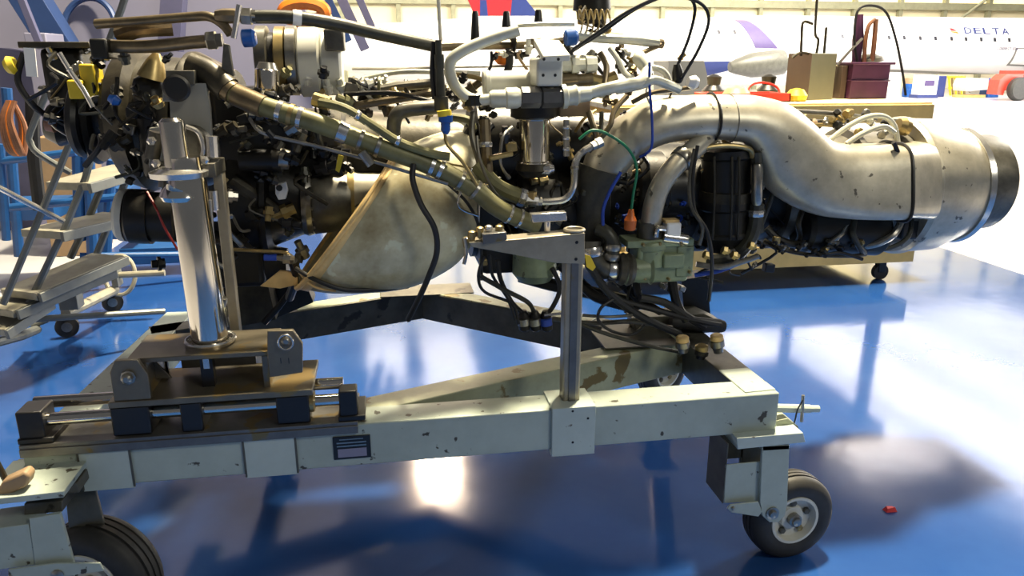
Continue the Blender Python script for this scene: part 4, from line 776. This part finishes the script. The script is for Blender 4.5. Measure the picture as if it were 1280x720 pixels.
# extra pipework over the top of the core, right of the square block
for pts, rr, mt in [
    ([(722, 44, 2.5), (752, 48, 2.48), (790, 50, 2.48), (822, 54, 2.5)], 6, 'whitehose'),
    ([(826, 56, 2.5), (812, 62, 2.48), (800, 68, 2.46), (796, 72, 2.46)], 3, 'bronze'),
    ([(762, 60, 2.46), (772, 74, 2.44), (780, 90, 2.43), (790, 98, 2.42)], 3.5, 'offwhite'),
    ([(750, 66, 2.48), (758, 82, 2.46), (756, 104, 2.44)], 4, 'bronze'),
    ([(796, 70, 2.44), (806, 82, 2.42), (812, 96, 2.42)], 5, 'cast'),
    ([(812, 84, 2.46), (828, 88, 2.45), (836, 100, 2.45), (832, 110, 2.45)], 4, 'offwhite'),
    ([(790, 128, 2.40), (815, 116, 2.40), (845, 112, 2.42), (872, 108, 2.44)], 3, 'bronze'),
    ([(736, 98, 2.46), (752, 102, 2.46), (770, 96, 2.46)], 8, 'brass'),
    ([(640, 68, 2.55), (642, 50, 2.5), (636, 44, 2.48)], 4, 'black'),
    ([(636, 60, 2.5), (637, 78, 2.5), (634, 90, 2.5)], 5, 'black'),
    ([(556, 92, 2.5), (590, 96, 2.5), (604, 100, 2.5)], 3, 'brass'),
    ([(548, -6, 2.55), (549, 20, 2.55), (551, 52, 2.55)], 2.4, 'offwhite'),
    ([(592, 140, 2.36), (590, 170, 2.34), (600, 205, 2.32)], 4, 'castgrey'),
    ([(736, 140, 2.4), (742, 158, 2.38), (748, 178, 2.38)], 4, 'bronze'),
    ([(752, 140, 2.44), (750, 168, 2.42), (736, 190, 2.42)], 3, 'castgrey'),
    ([(430, 134, 2.46), (470, 128, 2.44), (520, 120, 2.44), (560, 112, 2.46)], 5, 'bronze'),
    ([(440, 100, 2.5), (470, 112, 2.48), (500, 108, 2.48), (545, 104, 2.48)], 6, 'castgrey'),
    ([(560, 146, 2.4), (585, 150, 2.38), (592, 162, 2.38)], 5, 'olive'),
    ([(556, 166, 2.22), (560, 182, 2.2), (580, 205, 2.2), (600, 240, 2.2), (612, 262, 2.22)], 2.2, 'brass'),
    ([(596, 170, 2.28), (600, 200, 2.26), (618, 240, 2.26), (650, 268, 2.28)], 2.2, 'castgrey')]:
    T('pipe', mt, rr, pts, EN, seg=10)
nest(26, 690, 800, 62, 112, 2.46, 2.56, ['brass', 'whitehose', 'castdark', 'offwhite', 'bronze', 'black', 'castgrey'], 3, 6)
nest(14, 740, 810, 120, 200, 2.50, 2.58, ['brass', 'castdark', 'black', 'bronze', 'castgrey', 'black'], 3, 6)
nest(26, 590, 740, 130, 330, 2.46, 2.54, ['castdark', 'black', 'hose', 'castdark', 'cast', 'brass'], 3, 7)
nest(26, 430, 590, 100, 150, 2.46, 2.56, ['castgrey', 'castdark', 'bronze', 'offwhite', 'black', 'cast'], 3, 7)
nest(20, 880, 985, 170, 300, 2.52, 2.60, ['castdark', 'black', 'brass', 'cast', 'castgrey'], 3, 6)

for x0, x1, yc, rr, Y in ((230, 420, 190, 60, 3.05), (420, 600, 178, 46, 3.10), (600, 800, 196, 50, 3.12), (800, 960, 205, 44, 3.05)):  # unseen bulk added behind the core to widen the engine's floor shadow
    CY('shadow_casing', 'castdark', (x0, yc, Y), (x1, yc, Y), [(0, rr*.8), (.08, rr), (.4, rr), (.42, rr*.9), (.9, rr*.9), (1, rr*.7)], EN, seg=28)
BX('shadow_case', 'castdark', 300, 150, 420, 240, 3.2, .25, EN, bev=.02); BX('shadow_case', 'castdark', 620, 150, 760, 235, 3.2, .22, EN, bev=.02)  # hidden boxes, also added only to deepen that shadow
# ==================================================================== STAIRS, DOCK AND LEFT SIDE
LD = thing('rolling_ladder', 'grey rolling ladder with wide treads standing left of the engine', 'ladder', (-1.9, 4.3, 0))
for pts in ([(4, 380, 3.9), (39, 296, 3.95), (70, 222, 4.0), (120, 96, 4.0), (152, 10, 4.0), (165, -30, 4.0)], [(36, 380, 4.0), (80, 288, 4.05), (106, 225, 4.1), (124, 160, 4.12)], [(88, 322, 4.5), (108, 280, 4.5), (130, 226, 4.5)], [(120, 320, 4.6), (140, 270, 4.6), (158, 224, 4.6)]):
    T('stringer', 'stair', 4.5, pts, LD, smooth=1, seg=8)
def tread(a, b, Y, dep, w):
    A = P(*a, Y); B = P(*b, Y+dep); beam('tread', 'tread', A, B, 0.24, 0.04, LD); beam('tread_nosing', 'stair', A+Vector((0.12, -0.06, 0.0)), B+Vector((0.12, -0.06, 0)), 0.02, 0.05, LD)
tread((-6, 385), (120, 334), 3.95, .5, 0); tread((22, 364), (135, 318), 4.0, .5, 0); tread((50, 288), (150, 266), 4.05, .5, 0); tread((84, 228), (164, 206), 4.1, .5, 0); tread((-20, 410), (40, 372), 3.9, .3, 0)
T('handrail', 'stair', 4, [(80, 60, 4.0), (60, 112, 4.0), (38, 165, 4.0), (38, 178, 4.0), (48, 192, 4.0), (88, 216, 4.05)], LD, smooth=3)
T('handrail', 'bright', 3.5, [(-10, 230, 3.9), (40, 256, 3.95), (80, 277, 4.0)], LD, smooth=1)
T('base_tube', 'stair', 4, [(-20, 403, 4.1), (90, 396, 4.3), (206, 389, 4.5)], LD, smooth=1)
T('base_tube', 'tread', 4, [(102, 346, 5.0), (206, 341, 5.0)], LD, smooth=1)
T('base_tube', 'tread', 6, [(82, 392, 4.5), (144, 362, 5.0)], LD, smooth=1); BX('caster_bracket', 'stair', 72, 362, 96, 388, 4.45, .1, LD); BX('caster_bracket', 'stair', 138, 330, 146, 360, 4.95, .1, LD)
for x in range(6): T('brace', 'stair', 1.8, [(92+x*9, 350-x*3, 4.7), (92+x*9, 366-x*3, 4.7)], LD, smooth=1, seg=6)
for x, y, Y in ((84, 409, 4.72), (140, 372, 5.2), (150, 345, 5.2)):
    c = P(x, y, Y); c.z = .07 if y > 360 else .2
    if y > 360: lathe3('caster_wheel', 'tyre', c, (.3, -1, 0), [(-.02, .05), (-.02, .065), (.02, .065), (.02, .05)], LD); lathe3('caster_hub', 'steel', c, (.3, -1, 0), [(-.024, .03), (.024, .03)], LD, seg=14)
hoop('rim_guard', 'tread', P(150, 344, 5.2), rt*.1, up*.13, .014, LD)
T('base_tube', 'stair', 6, [(-12, 430, 4.0), (26, 420, 4.2), (46, 412, 4.5)], LD, smooth=1)
T('tow_bar', 'stair', 3, [(40, 408, 4.5), (60, 400, 4.5)], LD, smooth=1)
# blue dock frame behind
DK = thing('blue_dock', 'blue tubular work dock behind the rolling ladder', 'work platform', (-2.9, 6, 0))
for a, b, r in (((-10, 203, 5.6), (95, 190, 5.6), 5), ((-10, 262, 5.8), (150, 246, 5.8), 5), ((96, 130, 5.7), (100, 300, 5.7), 7), ((8, 110, 5.9), (24, 320, 5.9), 6), ((110, 180, 5.7), (116, 320, 5.7), 7), ((140, 200, 5.9), (132, 330, 5.9), 6), ((0, 180, 5.6), (8, 300, 5.6), 5), ((100, 320, 5.7), (240, 318, 5.9), 4), ((160, 350, 6.2), (260, 346, 6.2), 4)):
    T('dock_tube', 'dockblue', r, [a, b], DK, smooth=1)
BX('dock_deck', 'dockblue', -20, 256, 68, 276, 5.9, .4, DK); BX('dock_panel', 'dockblue', 100, 236, 165, 300, 6.1, .3, DK)
BX('dock_panel', 'dockblue', 150, 310, 240, 330, 6.1, .3, DK)
cc = P(67, 172, 6.9); cs = S(cc); tag(box3('cardboard_crate', 'tan', (cc.x-25*cs, 6.9, 0), (cc.x+25*cs, 7.4, cc.z), bev=.004), 'tall brown cardboard crate seen through the ladder', 'crate')
CB = thing('cable_coil', 'brown rubber cable coil hanging left of the engine', 'cable', P(16, 190, 5.0))
for k in range(7):
    T('cable_turn', 'cable' if k != 3 else 'orange', 2.6, [(10+k*1.5, 126, 5.0), (2+k*2, 150, 4.98), (8+k*3, 184, 4.98), (22+k*1.5, 192, 5), (26+k, 160, 5.02), (18, 130, 5.02)], CB, seg=6)
tag(T('hanging_strap', 'castdark', 8, [(40, 120, 5.1), (42, 190, 5.1), (50, 262, 5.1)]), 'dark strap hanging beside the brown cable coil', 'strap')
# steelwork behind upper left
steel_member('diagonal_brace', 'broad blue diagonal beam at the upper left', 'bluesteel', (42, -30), (104, 70), 8.0, 36)
steel_member('thin_brace', 'thin purple diagonal bar left of the broad blue beam', 'purplesteel', (24, -20), (56, 60), 7.0, 8)
steel_member('blue_post', 'wide blue post at the left edge of the photo', 'purplesteel', (8, 60), (10, 330), 8.3, 42)
steel_member('grey_post', 'grey column crossing behind the top pipes', 'purplesteel', (205, -20), (200, 60), 8.3, 26)
steel_member('purple_brace', 'leftmost of three purple bars right of the orange hose roll', 'bluesteel', (406, -20), (440, 50), 8.3, 9)
steel_member('purple_brace', 'middle of three purple bars right of the orange hose roll', 'purplesteel', (425, -20), (462, 60), 8.3, 12)
steel_member('purple_brace', 'rightmost of three purple bars right of the orange hose roll', 'purplesteel', (446, -20), (474, 44), 8.3, 9)
hp = tag(hoop('overhead_hose_hoop', 'bluesteel', P(112, 38, 8.45), rt*.26, up*.32, .03, None), 'blue hose hoop behind the upper left pipes', 'hose')
cc = P(33, 40, 7.3); cs = S(cc); tag(box3('lavender_cabinet', 'walllav', (cc.x-13*cs, 7.45, 0), (cc.x+13*cs, 7.85, cc.z), bev=.01), 'pale lavender cabinet far left behind the engine', 'cabinet')
oc = P(380, 15, 7.9); s = S(oc); oh = tag(hoop('orange_hose_roll', 'orange', oc, rt*(26*s), up*(11*s)+Vector((0, -.05, 0)), 8*s), 'bright orange hose roll hung on the wall above the hose at upper left', 'hose')
# ==================================================================== WOODEN BENCH AND ITS LOAD
BN = thing('wooden_trolley', 'long yellow wooden trolley on casters behind the engine', 'trolley', (3.0, 5.6, 0))
x0, x1 = 1.5, 3.87
NB = 8
for i in range(NB):
    y0 = 5.0+1.4*i/NB; box3('top_plank', 'woodtop', (x0, y0+.004, 1.295), (x1, y0+1.4/NB-.004, 1.33), BN)
box3('front_rail', 'wood', (x0, 4.98, 1.19), (x1, 5.02, 1.315), BN); box3('side_rail', 'wood', (x1-.04, 5.02, 1.19), (x1, 6.4, 1.315), BN); box3('rear_rail', 'wood', (x0, 6.38, 1.19), (x1, 6.42, 1.315), BN)
box3('bottom_rail', 'wood', (x0, 4.98, .16), (x1+.02, 5.02, .32), BN); box3('bottom_rail', 'wood', (x0, 6.38, .16), (x1, 6.42, .32), BN)
box3('bottom_shelf', 'wood', (x0, 5.02, .27), (x1, 6.38, .31), BN); box3('side_rail', 'wood', (x1-.02, 5.02, .16), (x1+.02, 6.4, .32), BN)
for x in (x0+.1, x1-.18):
    for y in (5.06, 6.3): box3('post', 'wood', (x-.04, y-.04, .31), (x+.04, y+.04, 1.295), BN)
for x in (x0+.1, x1-.16):
    for y in (5.1, 6.3):
        lathe3('caster_wheel', 'tyre', (x, y, .06), (0, 1, 0), [(-.02, .045), (-.02, .06), (.02, .06), (.02, .045)], BN); box3('caster_fork', 'black', (x-.03, y-.03, .06), (x+.03, y+.03, .16), BN)
def lid_box(name, lab, cat, mt, mt2, px0, px1, pyt, pyb, Y, dep, rot):
    c = P((px0+px1)/2, pyb, Y); c.z = 1.33; s = S(c); w = (px1-px0)*s; h = (pyb-pyt)*s; t = thing(name, lab, cat, c)
    w2 = w/(math.cos(rot)+abs(math.sin(rot))*dep)
    d2 = w2*dep
    box3('body', mt, c+Vector((-w2/2, 0, 0)), c+Vector((w2/2, d2, h)), t, rotz=rot, bev=.006)
    return t, c, w2, d2, h
t = thing('grey_tank', 'square grey-brown tank with yellow cap on the wooden trolley', 'tank', (P(1012, 126, 5.35).x, 5.5, 1.33))
def zf(px, Y, z): return Vector((P(px, 100, Y).x, Y, z))
_h = 1.33+57*S(P(1012, 100, 5.35)); L_, N_, R_ = zf(983, 5.72, 1.33), zf(1012, 5.35, 1.33), zf(1043, 5.50, 1.33); B_ = L_+R_-N_
up_ = Vector((0, 0, _h-1.33)); Q_ = [L_, N_, R_, B_]
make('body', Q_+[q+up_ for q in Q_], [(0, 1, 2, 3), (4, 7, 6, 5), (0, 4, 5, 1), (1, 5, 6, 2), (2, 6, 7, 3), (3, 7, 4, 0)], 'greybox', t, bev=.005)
o_ = Vector((-.006, -.006, 0)); make('shaded_side', [L_, N_, N_+up_, L_+up_, L_+o_, N_+o_, N_+up_+o_, L_+up_+o_], [(0, 1, 2, 3), (4, 7, 6, 5), (0, 4, 5, 1), (1, 5, 6, 2), (2, 6, 7, 3), (3, 7, 4, 0)], 'brownbox', t, label='dark brown sheet for the shaded left side')  # brown sheet paints shade onto the tank's left face
CY('yellow_cap', 'yellow', (1008, 72, 5.45), (1026, 72, 5.45), [(0, 4), (1, 4)], t)
for pts in ([(1001, 70, 5.4), (1002, 50, 5.4), (1004, 28, 5.4), (1016, 30, 5.4)], [(1020, 70, 5.5), (1023, 50, 5.5), (1019, 40, 5.5), (1022, -10, 5.5)], [(1030, 68, 5.5), (1033, 34, 5.5)], [(990, 72, 5.4), (1000, 66, 5.4), (1014, 68, 5.4)]): T('pipe', 'cast', 1.8, pts, t, seg=6)
t = thing('purple_tank', 'dark purple square tank with looping red-brown hoses on the wooden trolley', 'tank', P(1084, 126, 5.5))
c = P(1084, 126, 5.5); s = S(c)
box3('body', 'purplebox', (c.x-25*s, 5.5, 1.332), (c.x+26*s, 5.85, 1.33+42*s), t, bev=.005); box3('rim', 'purplebox', (c.x-28*s, 5.47, 1.33+41*s), (c.x+29*s, 5.88, 1.33+44*s), t); box3('mid_band', 'purplebox', (c.x-26*s, 5.485, 1.33+21*s), (c.x+27*s, 5.87, 1.33+23*s), t)
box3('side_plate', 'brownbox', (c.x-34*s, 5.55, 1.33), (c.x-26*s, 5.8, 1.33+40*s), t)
for pts, r, mt in (([(1080, 78, 5.6), (1082, 50, 5.6), (1086, 32, 5.6), (1094, 24, 5.6)], 2.6, 'cable'), ([(1090, 78, 5.6), (1093, 50, 5.6), (1095, 24, 5.6)], 3, 'cable'), ([(1072, 80, 5.6), (1068, 50, 5.6), (1072, 14, 5.6), (1090, 7, 5.6), (1108, 16, 5.6), (1120, 50, 5.6), (1128, 90, 5.6), (1132, 119, 5.6)], 1.6, 'wire'), ([(1046, 82, 5.6), (1064, 62, 5.6), (1078, 48, 5.6)], 1.8, 'steel')): T('hose', mt, r, pts, t, seg=8)
CY('dark_column', 'purplebox', (1070, 80, 5.65), (1075, 18, 5.65), [(0, 5), (.5, 7), (1, 4)], t); CY('pump_head', 'castgrey', (1084, 78, 5.7), (1084, 68, 5.7), [(0, 20), (.5, 18), (1, 8)], t)
tag(lathe3('yellow_rag', 'yellow', Vector((P(995, 124, 5.25).x, 5.25, 1.352)), (0, 0, 1), [(-.02, .07), (.02, .08), (.06, .05), (.07, .01)], seg=12), 'crumpled yellow-cream rag in front of the grey tank', 'rag')
RB = [(892, 108, 'black', 'black cylindrical part left of the red tray', 'engine part'), (960, 112, 'castdark', 'dark round part behind the red tray', 'engine part')]
for x, y, mt, lab, cat in RB: tag(lathe3('turned_part', mt, P(x, y, 5.9)+Vector((0, 0, 1.33-P(x, y, 5.9).z)), (0, 0, 1), [(0, .07), (.06, .09), (.1, .05), (.16, .06), (.18, .02)], seg=20), lab, cat)
tr = thing('red_tray', 'shallow red parts tray on the wooden trolley left of the grey tank', 'tray', P(930, 120, 5.3)+Vector((0, 0, 1.33-P(930, 120, 5.3).z)))
c = WL[tr.name]; box3('tray_floor', 'red', c+Vector((-.3, -.12, 0)), c+Vector((.3, .2, .012)), tr)
for a, b in (((-.3, -.12, 0), (.3, -.105, .06)), ((-.3, .185, 0), (.3, .2, .06)), ((-.3, -.12, 0), (-.285, .2, .06)), ((.285, -.12, 0), (.3, .2, .06))): box3('tray_side', 'red', c+Vector(a), c+Vector(b), tr)
hoop('tray_handle', 'red', c+Vector((.15, 0, .07)), (.12, 0, 0), (0, .04, .06), .008, tr)
tag(lathe3('cream_lump', 'lip', c+Vector((-.05, .02, .012)), (0, 0, 1), [(0, .1), (.03, .11), (.08, .07), (.1, .01)], seg=12), 'folded cream cloth lying in the red parts tray', 'cloth')
# ==================================================================== AIRCRAFT
def fus(name, label, x0, x1, Yc, zc, r, tail=0, par=None):
    t = thing(name, label, 'airplane', ((x0+x1)/2, Yc, 0)); prof = [(0, .3), (2.5, r*.8), (5, r), (x1-x0-6, r), (x1-x0-3, r*.85), (x1-x0-1, r*.5), (x1-x0, .1)] if tail else [(0, .35), (4, r*.75), (8, r), (x1-x0, r)]
    lathe3('fuselage', 'planewhite', (x0, Yc, zc), (1, 0, 0), prof, t, seg=72, sharp=60); return t
Yp, rp, zp = 37.5, 1.42, 2.42
PA = fus('regional_jet', 'white airliner fuselage with DELTA lettering along the right background', 12, 52, Yp, zp, rp, 1)
def onfus(x, z, Yc=None, zc=None, r=None, e=.012):
    Yc = Yc or Yp; zc = zc or zp; r = r or rp; dz = max(-.999, min(.999, (z-zc)/r)); return Vector((x, Yc-(r+e)*math.sqrt(1-dz*dz), zc+(r+e)*dz))
def patch(name, mt, quadp, par, nx=6, ny=10, **kw):
    V = []; Fc = []
    Yc = kw.get('Yc', Yp)-kw.get('r', rp)
    Q = [P(x, y, Yc) for x, y in quadp]
    for j in range(ny+1):
        for i in range(nx+1):
            u, v = i/nx, j/ny; a = Q[0].lerp(Q[1], u); b = Q[3].lerp(Q[2], u); p = a.lerp(b, v); V.append(onfus(p.x, p.z, kw.get('Yc'), kw.get('zc'), kw.get('r')))
    for j in range(ny):
        for i in range(nx): k = j*(nx+1)+i; Fc.append((k, k+1, k+nx+2, k+nx+1))
    return make(name, V, Fc, mt, par)
def window_row(xs, y, par, w=3.4, h=5, **kw):
    for x, yy in zip(xs, y): patch('cabin_window', 'windowdark', [(x-w/2, yy-h/2), (x+w/2, yy-h/2), (x+w/2, yy+h/2), (x-w/2, yy+h/2)], par, 2, 3, **kw)
xs = [988, 1033, 1054, 1112, 1131, 1151, 1170, 1190, 1208, 1227, 1244, 1262]; window_row(xs, [44+(x-988)*.022 for x in xs], PA)
patch('door_outline', 'planegrey', [(1270, 60), (1290, 60), (1290, 61), (1270, 61)], PA, 3, 1); patch('door_outline', 'planegrey', [(1265, 80), (1290, 81), (1290, 83), (1265, 82)], PA, 3, 1); patch('door_outline', 'planegrey', [(1270, 60), (1272, 60), (1268, 82), (1265, 82)], PA, 1, 3)
patch('belly_line', 'planegrey', [(1060, 84), (1290, 94), (1290, 97), (1060, 87)], PA, 20, 2)
def lettering(word, mt, px, py, hpx, wpx, par):
    n = len(word); pitch = wpx/(n-.2)
    for i, ch in enumerate(word):
        cu = bpy.data.curves.new('letter', 'FONT'); cu.body = ch; cu.resolution_u = 2; cu.offset = 0.015; ob = bpy.data.objects.new('tmp', cu); COL.objects.link(ob)
        dg = bpy.context.evaluated_depsgraph_get(); dg.update(); me = bpy.data.meshes.new_from_object(ob.evaluated_get(dg)); bpy.data.objects.remove(ob)
        X0 = min(v.co.x for v in me.vertices); X1 = max(v.co.x for v in me.vertices); H0 = max(v.co.y for v in me.vertices)
        a = P(px+pitch*i, py+i*pitch*.022, Yp-rp); b = P(px+pitch*(i+.8), py, Yp-rp); hh = hpx*S(a)
        V = [onfus(a.x+(v.co.x-X0)/max(.05, X1-X0)*(b.x-a.x) if ch != 'I' else (a.x+b.x)/2+v.co.x*.3, a.z+v.co.y/H0*hh, e=.02) for v in me.vertices]
        Fc = [tuple(q.vertices) for q in me.polygons]; bpy.data.meshes.remove(me); make('letter', V, Fc, mt, par)
lettering('DELTA', 'navy', 1208, 42, 7.5, 56, PA)
lettering('CONNECTION', 'liveryblue', 1246, 62, 3.4, 26, PA)
patch('red_emblem', 'tailred', [(1191, 35), (1195, 35), (1200, 39), (1192, 38.5)], PA, 2, 2); patch('red_emblem', 'orange', [(1191, 39), (1199, 39.5), (1201, 42.5), (1192, 40.5)], PA, 2, 2)
for x in (24, 43):
    tube3('landing_gear', 'steel', .09, [Vector((x, Yp, 1.1)), Vector((x, Yp, .35))], PA, smooth=1); lathe3('gear_wheel', 'tyre', (x, Yp-.15, .33), (0, 1, 0), [(-.12, .2), (-.12, .30), (0, .33), (.12, .30), (.12, .2)], PA)
# second jet to the left with red and blue fin
Yq, rq, zq = 33.0, 1.38, 2.0
PB = thing('tail_jet', 'white jet with red and blue tail fin behind the engine', 'airplane', (5, Yq, 0))
lathe3('fuselage', 'planewhite', (-3, Yq, zq), (1, 0, 0), [(0, .3), (3, rq*.8), (7, rq), (21.2, rq), (22.0, rq*.9), (22.4, rq*.5), (22.5, .1)], PB, seg=64, sharp=60)
kw = dict(Yc=Yq, zc=zq, r=rq)
window_row([902, 922], [40, 40], PB, **kw)
f0 = [P(x, y, Yq) for x, y in [(582, -14), (600, 22), (690, 22), (655, -14), (640, -60), (600, -60)]]
def finp(name, mt, pts, d=.12): return prism(name, mt, [P(x, y, Yq-.1) for x, y in pts], d, PB, bev=0)
finp('fin_root', 'planewhite', [(598, 20), (686, 20), (700, 40), (600, 40)]); finp('fin_red_panel', 'tailred', [(585, 0), (600, 0), (600, 20), (594, 20)]); finp('fin_blue_panel', 'navy', [(600, 0), (608, 0), (610, 20), (600, 20)])
finp('fin_red_panel', 'tailred', [(608, 0), (640, 0), (638, 20), (610, 20)]); finp('fin_blue_panel', 'navy', [(640, 0), (658, 0), (674, 20), (638, 20)])
finp('fin_red_panel', 'tailred', [(560, -60), (640, -60), (640, 0), (585, 0)]); finp('fin_blue_panel', 'navy', [(640, -60), (650, -60), (658, 0), (640, 0)])
patch('belly_stripe', 'navy', [(878, 77), (936, 76), (914, 88), (884, 96)], PB, 6, 6, **kw)
patch('tail_stripe', 'liveryblue', [(929, 17), (943, 17), (973, 61), (944, 60)], PB, 4, 14, **kw)
EN2 = CY('engine_nacelle', 'nacelle', (912, 84, 30), (978, 78, 30), [(0, 6), (.1, 9), (.4, 15), (.8, 16), (1, 15)], PB, seg=28); 
for x in (3, 14):
    tube3('landing_gear', 'steel', .09, [Vector((x, Yq, .9)), Vector((x, Yq, .35))], PB, smooth=1); lathe3('gear_wheel', 'tyre', (x, Yq-.15, .33), (0, 1, 0), [(-.12, .2), (-.12, .30), (0, .33), (.12, .30), (.12, .2)], PB)
tag(PG('grey_ramp', 'planegrey', [(836, 76), (880, 76), (890, 120), (892, 154), (836, 154)], 20, 1.2), 'grey sloped panel behind the black cable loops', 'panel')
# ==================================================================== FLOOR ITEMS UNDER THE AIRCRAFT
TG = thing('tow_tractor', 'red tow tractor with grey-hubbed wheel at the right edge of the photo', 'tow tractor', P(1290, 118, 29.5))
wc = P(1274, 108, 30.0); wc.z = .5
lathe3('tyre', 'tyre', wc, (0, -1, 0), [(-.18, .28), (-.18, .44), (-.1, .5), (.1, .5), (.18, .44), (.18, .28)], TG, seg=36); lathe3('wheel_hub', 'castgrey', wc, (0, -1, 0), [(.1, .28), (.17, .28), (.1, .2), (.16, .1)], TG, seg=24)
prism('fender', 'red', [P(x, y, 30.2) for x, y in [(1246, 118), (1250, 100), (1258, 93), (1300, 92), (1300, 97), (1268, 98), (1258, 106), (1254, 119)]], .6, TG)
box3('body', 'red', (wc.x+.3, 30.2, .4), (wc.x+4, 31.6, 1.25), TG); box3('cab', 'red', (wc.x+1.5, 30.3, 1.25), (wc.x+2.8, 31.5, 1.9), TG)
w2 = wc+Vector((3.2, 0, 0)); lathe3('tyre', 'tyre', w2, (0, -1, 0), [(-.18, .28), (-.18, .44), (-.1, .5), (.1, .5), (.18, .44), (.18, .28)], TG, seg=36)
def gbox(name, lab, cat, mt, x0, x1, yt, Y, dep=.6):
    a = P(x0, yt, Y); b = P(x1, yt, Y); t = box3(name, mt, (a.x, Y, 0), (b.x, Y+dep, a.z), bev=.02); return tag(t, lab, cat)
gbox('white_bin', 'white bin under the belly beside the purple tank', 'bin', 'white', 1114, 1128, 91, 34)
drm = thing('blue_drum', 'blue drum with brown lid under the white fuselage', 'drum', P(1144, 112, 34)); c = P(1144, 112, 34); s = S(c)
lathe3('body', 'blue', (c.x, 34.3, 0), (0, 0, 1), [(0, 9*s), (.02, 10*s), (.35, 10*s), (.36, 10.4*s), (.38, 10*s), (.62, 10*s)], drm); lathe3('lid', 'tan', (c.x, 34.3, .62), (0, 0, 1), [(0, 10*s), (.25, 9*s), (.3, 3*s)], drm)
wb = thing('white_monitor_box', 'white equipment box with dark square screen under the fuselage', 'equipment box', P(1163, 113, 33)); a = P(1153, 94, 33); b = P(1174, 94, 33)
box3('body', 'white', (a.x, 33, .15), (b.x, 33.6, a.z), wb); box3('screen', 'liveryblue', (a.x+.18, 32.97, .55), (b.x-.2, 33, .8), wb, bev=0); box3('foot', 'navy', (a.x-.1, 33, 0), (b.x+.1, 33.6, .15), wb)
gbox('navy_cabinet', 'dark blue cabinet between the white box and the yellow stand', 'cabinet', 'navy', 1174, 1184, 95, 34)
ys = thing('yellow_stand', 'yellow tubular stand under the fuselage', 'stand', P(1196, 112, 34))
for k in range(6): T('leg', 'yellow' if k % 2 == 0 else 'brass', 1.4, [(1186+k*4, 95, 35.3), (1188+k*3.5, 119.5, 35.4)], ys, smooth=1, seg=6)
T('top_bar', 'yellow', 1.6, [(1184, 96, 35.3), (1206, 97, 35.3)], ys, smooth=1); T('bottom_bar', 'yellow', 1.6, [(1186, 110, 35.4), (1206, 110, 35.4)], ys, smooth=1)
gc = thing('draped_cart', 'pale grey draped cart next to the yellow stand', 'cart', P(1224, 114, 33)); prism('cover', 'offwhite', [P(x, y, 33) for x, y in [(1214, 98), (1236, 98), (1235, 112), (1210, 114), (1210, 106)]], 1.0, gc); T('leg', 'steel', 1, [(1212, 112, 33.2), (1212, 116, 33.2)], gc, smooth=1); box3('base', 'wood', (P(1208, 114, 33).x, 33.1, 0), (P(1235, 114, 33).x, 33.9, .12), gc)
gbox('blue_crate', 'blue crate left of the red tow tractor', 'crate', 'blue', 1239, 1252, 98, 33.1)
# small things near the stand
rf = G(1112, 638); tag(make('red_scrap', [rf+Vector(v) for v in ((-.02, -.012, .0), (.022, -.014, .0), (.03, .008, .0), (.0, .02, .0), (-.024, .01, .0), (-.014, -.006, .012), (.016, -.006, .016), (.012, .008, .012), (-.012, .006, .016))], [(0, 1, 6, 5), (1, 2, 7, 6), (2, 3, 7), (3, 4, 8, 7), (4, 0, 5, 8), (5, 6, 7, 8), (0, 4, 3, 2, 1)], 'foam'), 'small red scrap lying on the blue floor right of the caster', 'scrap')
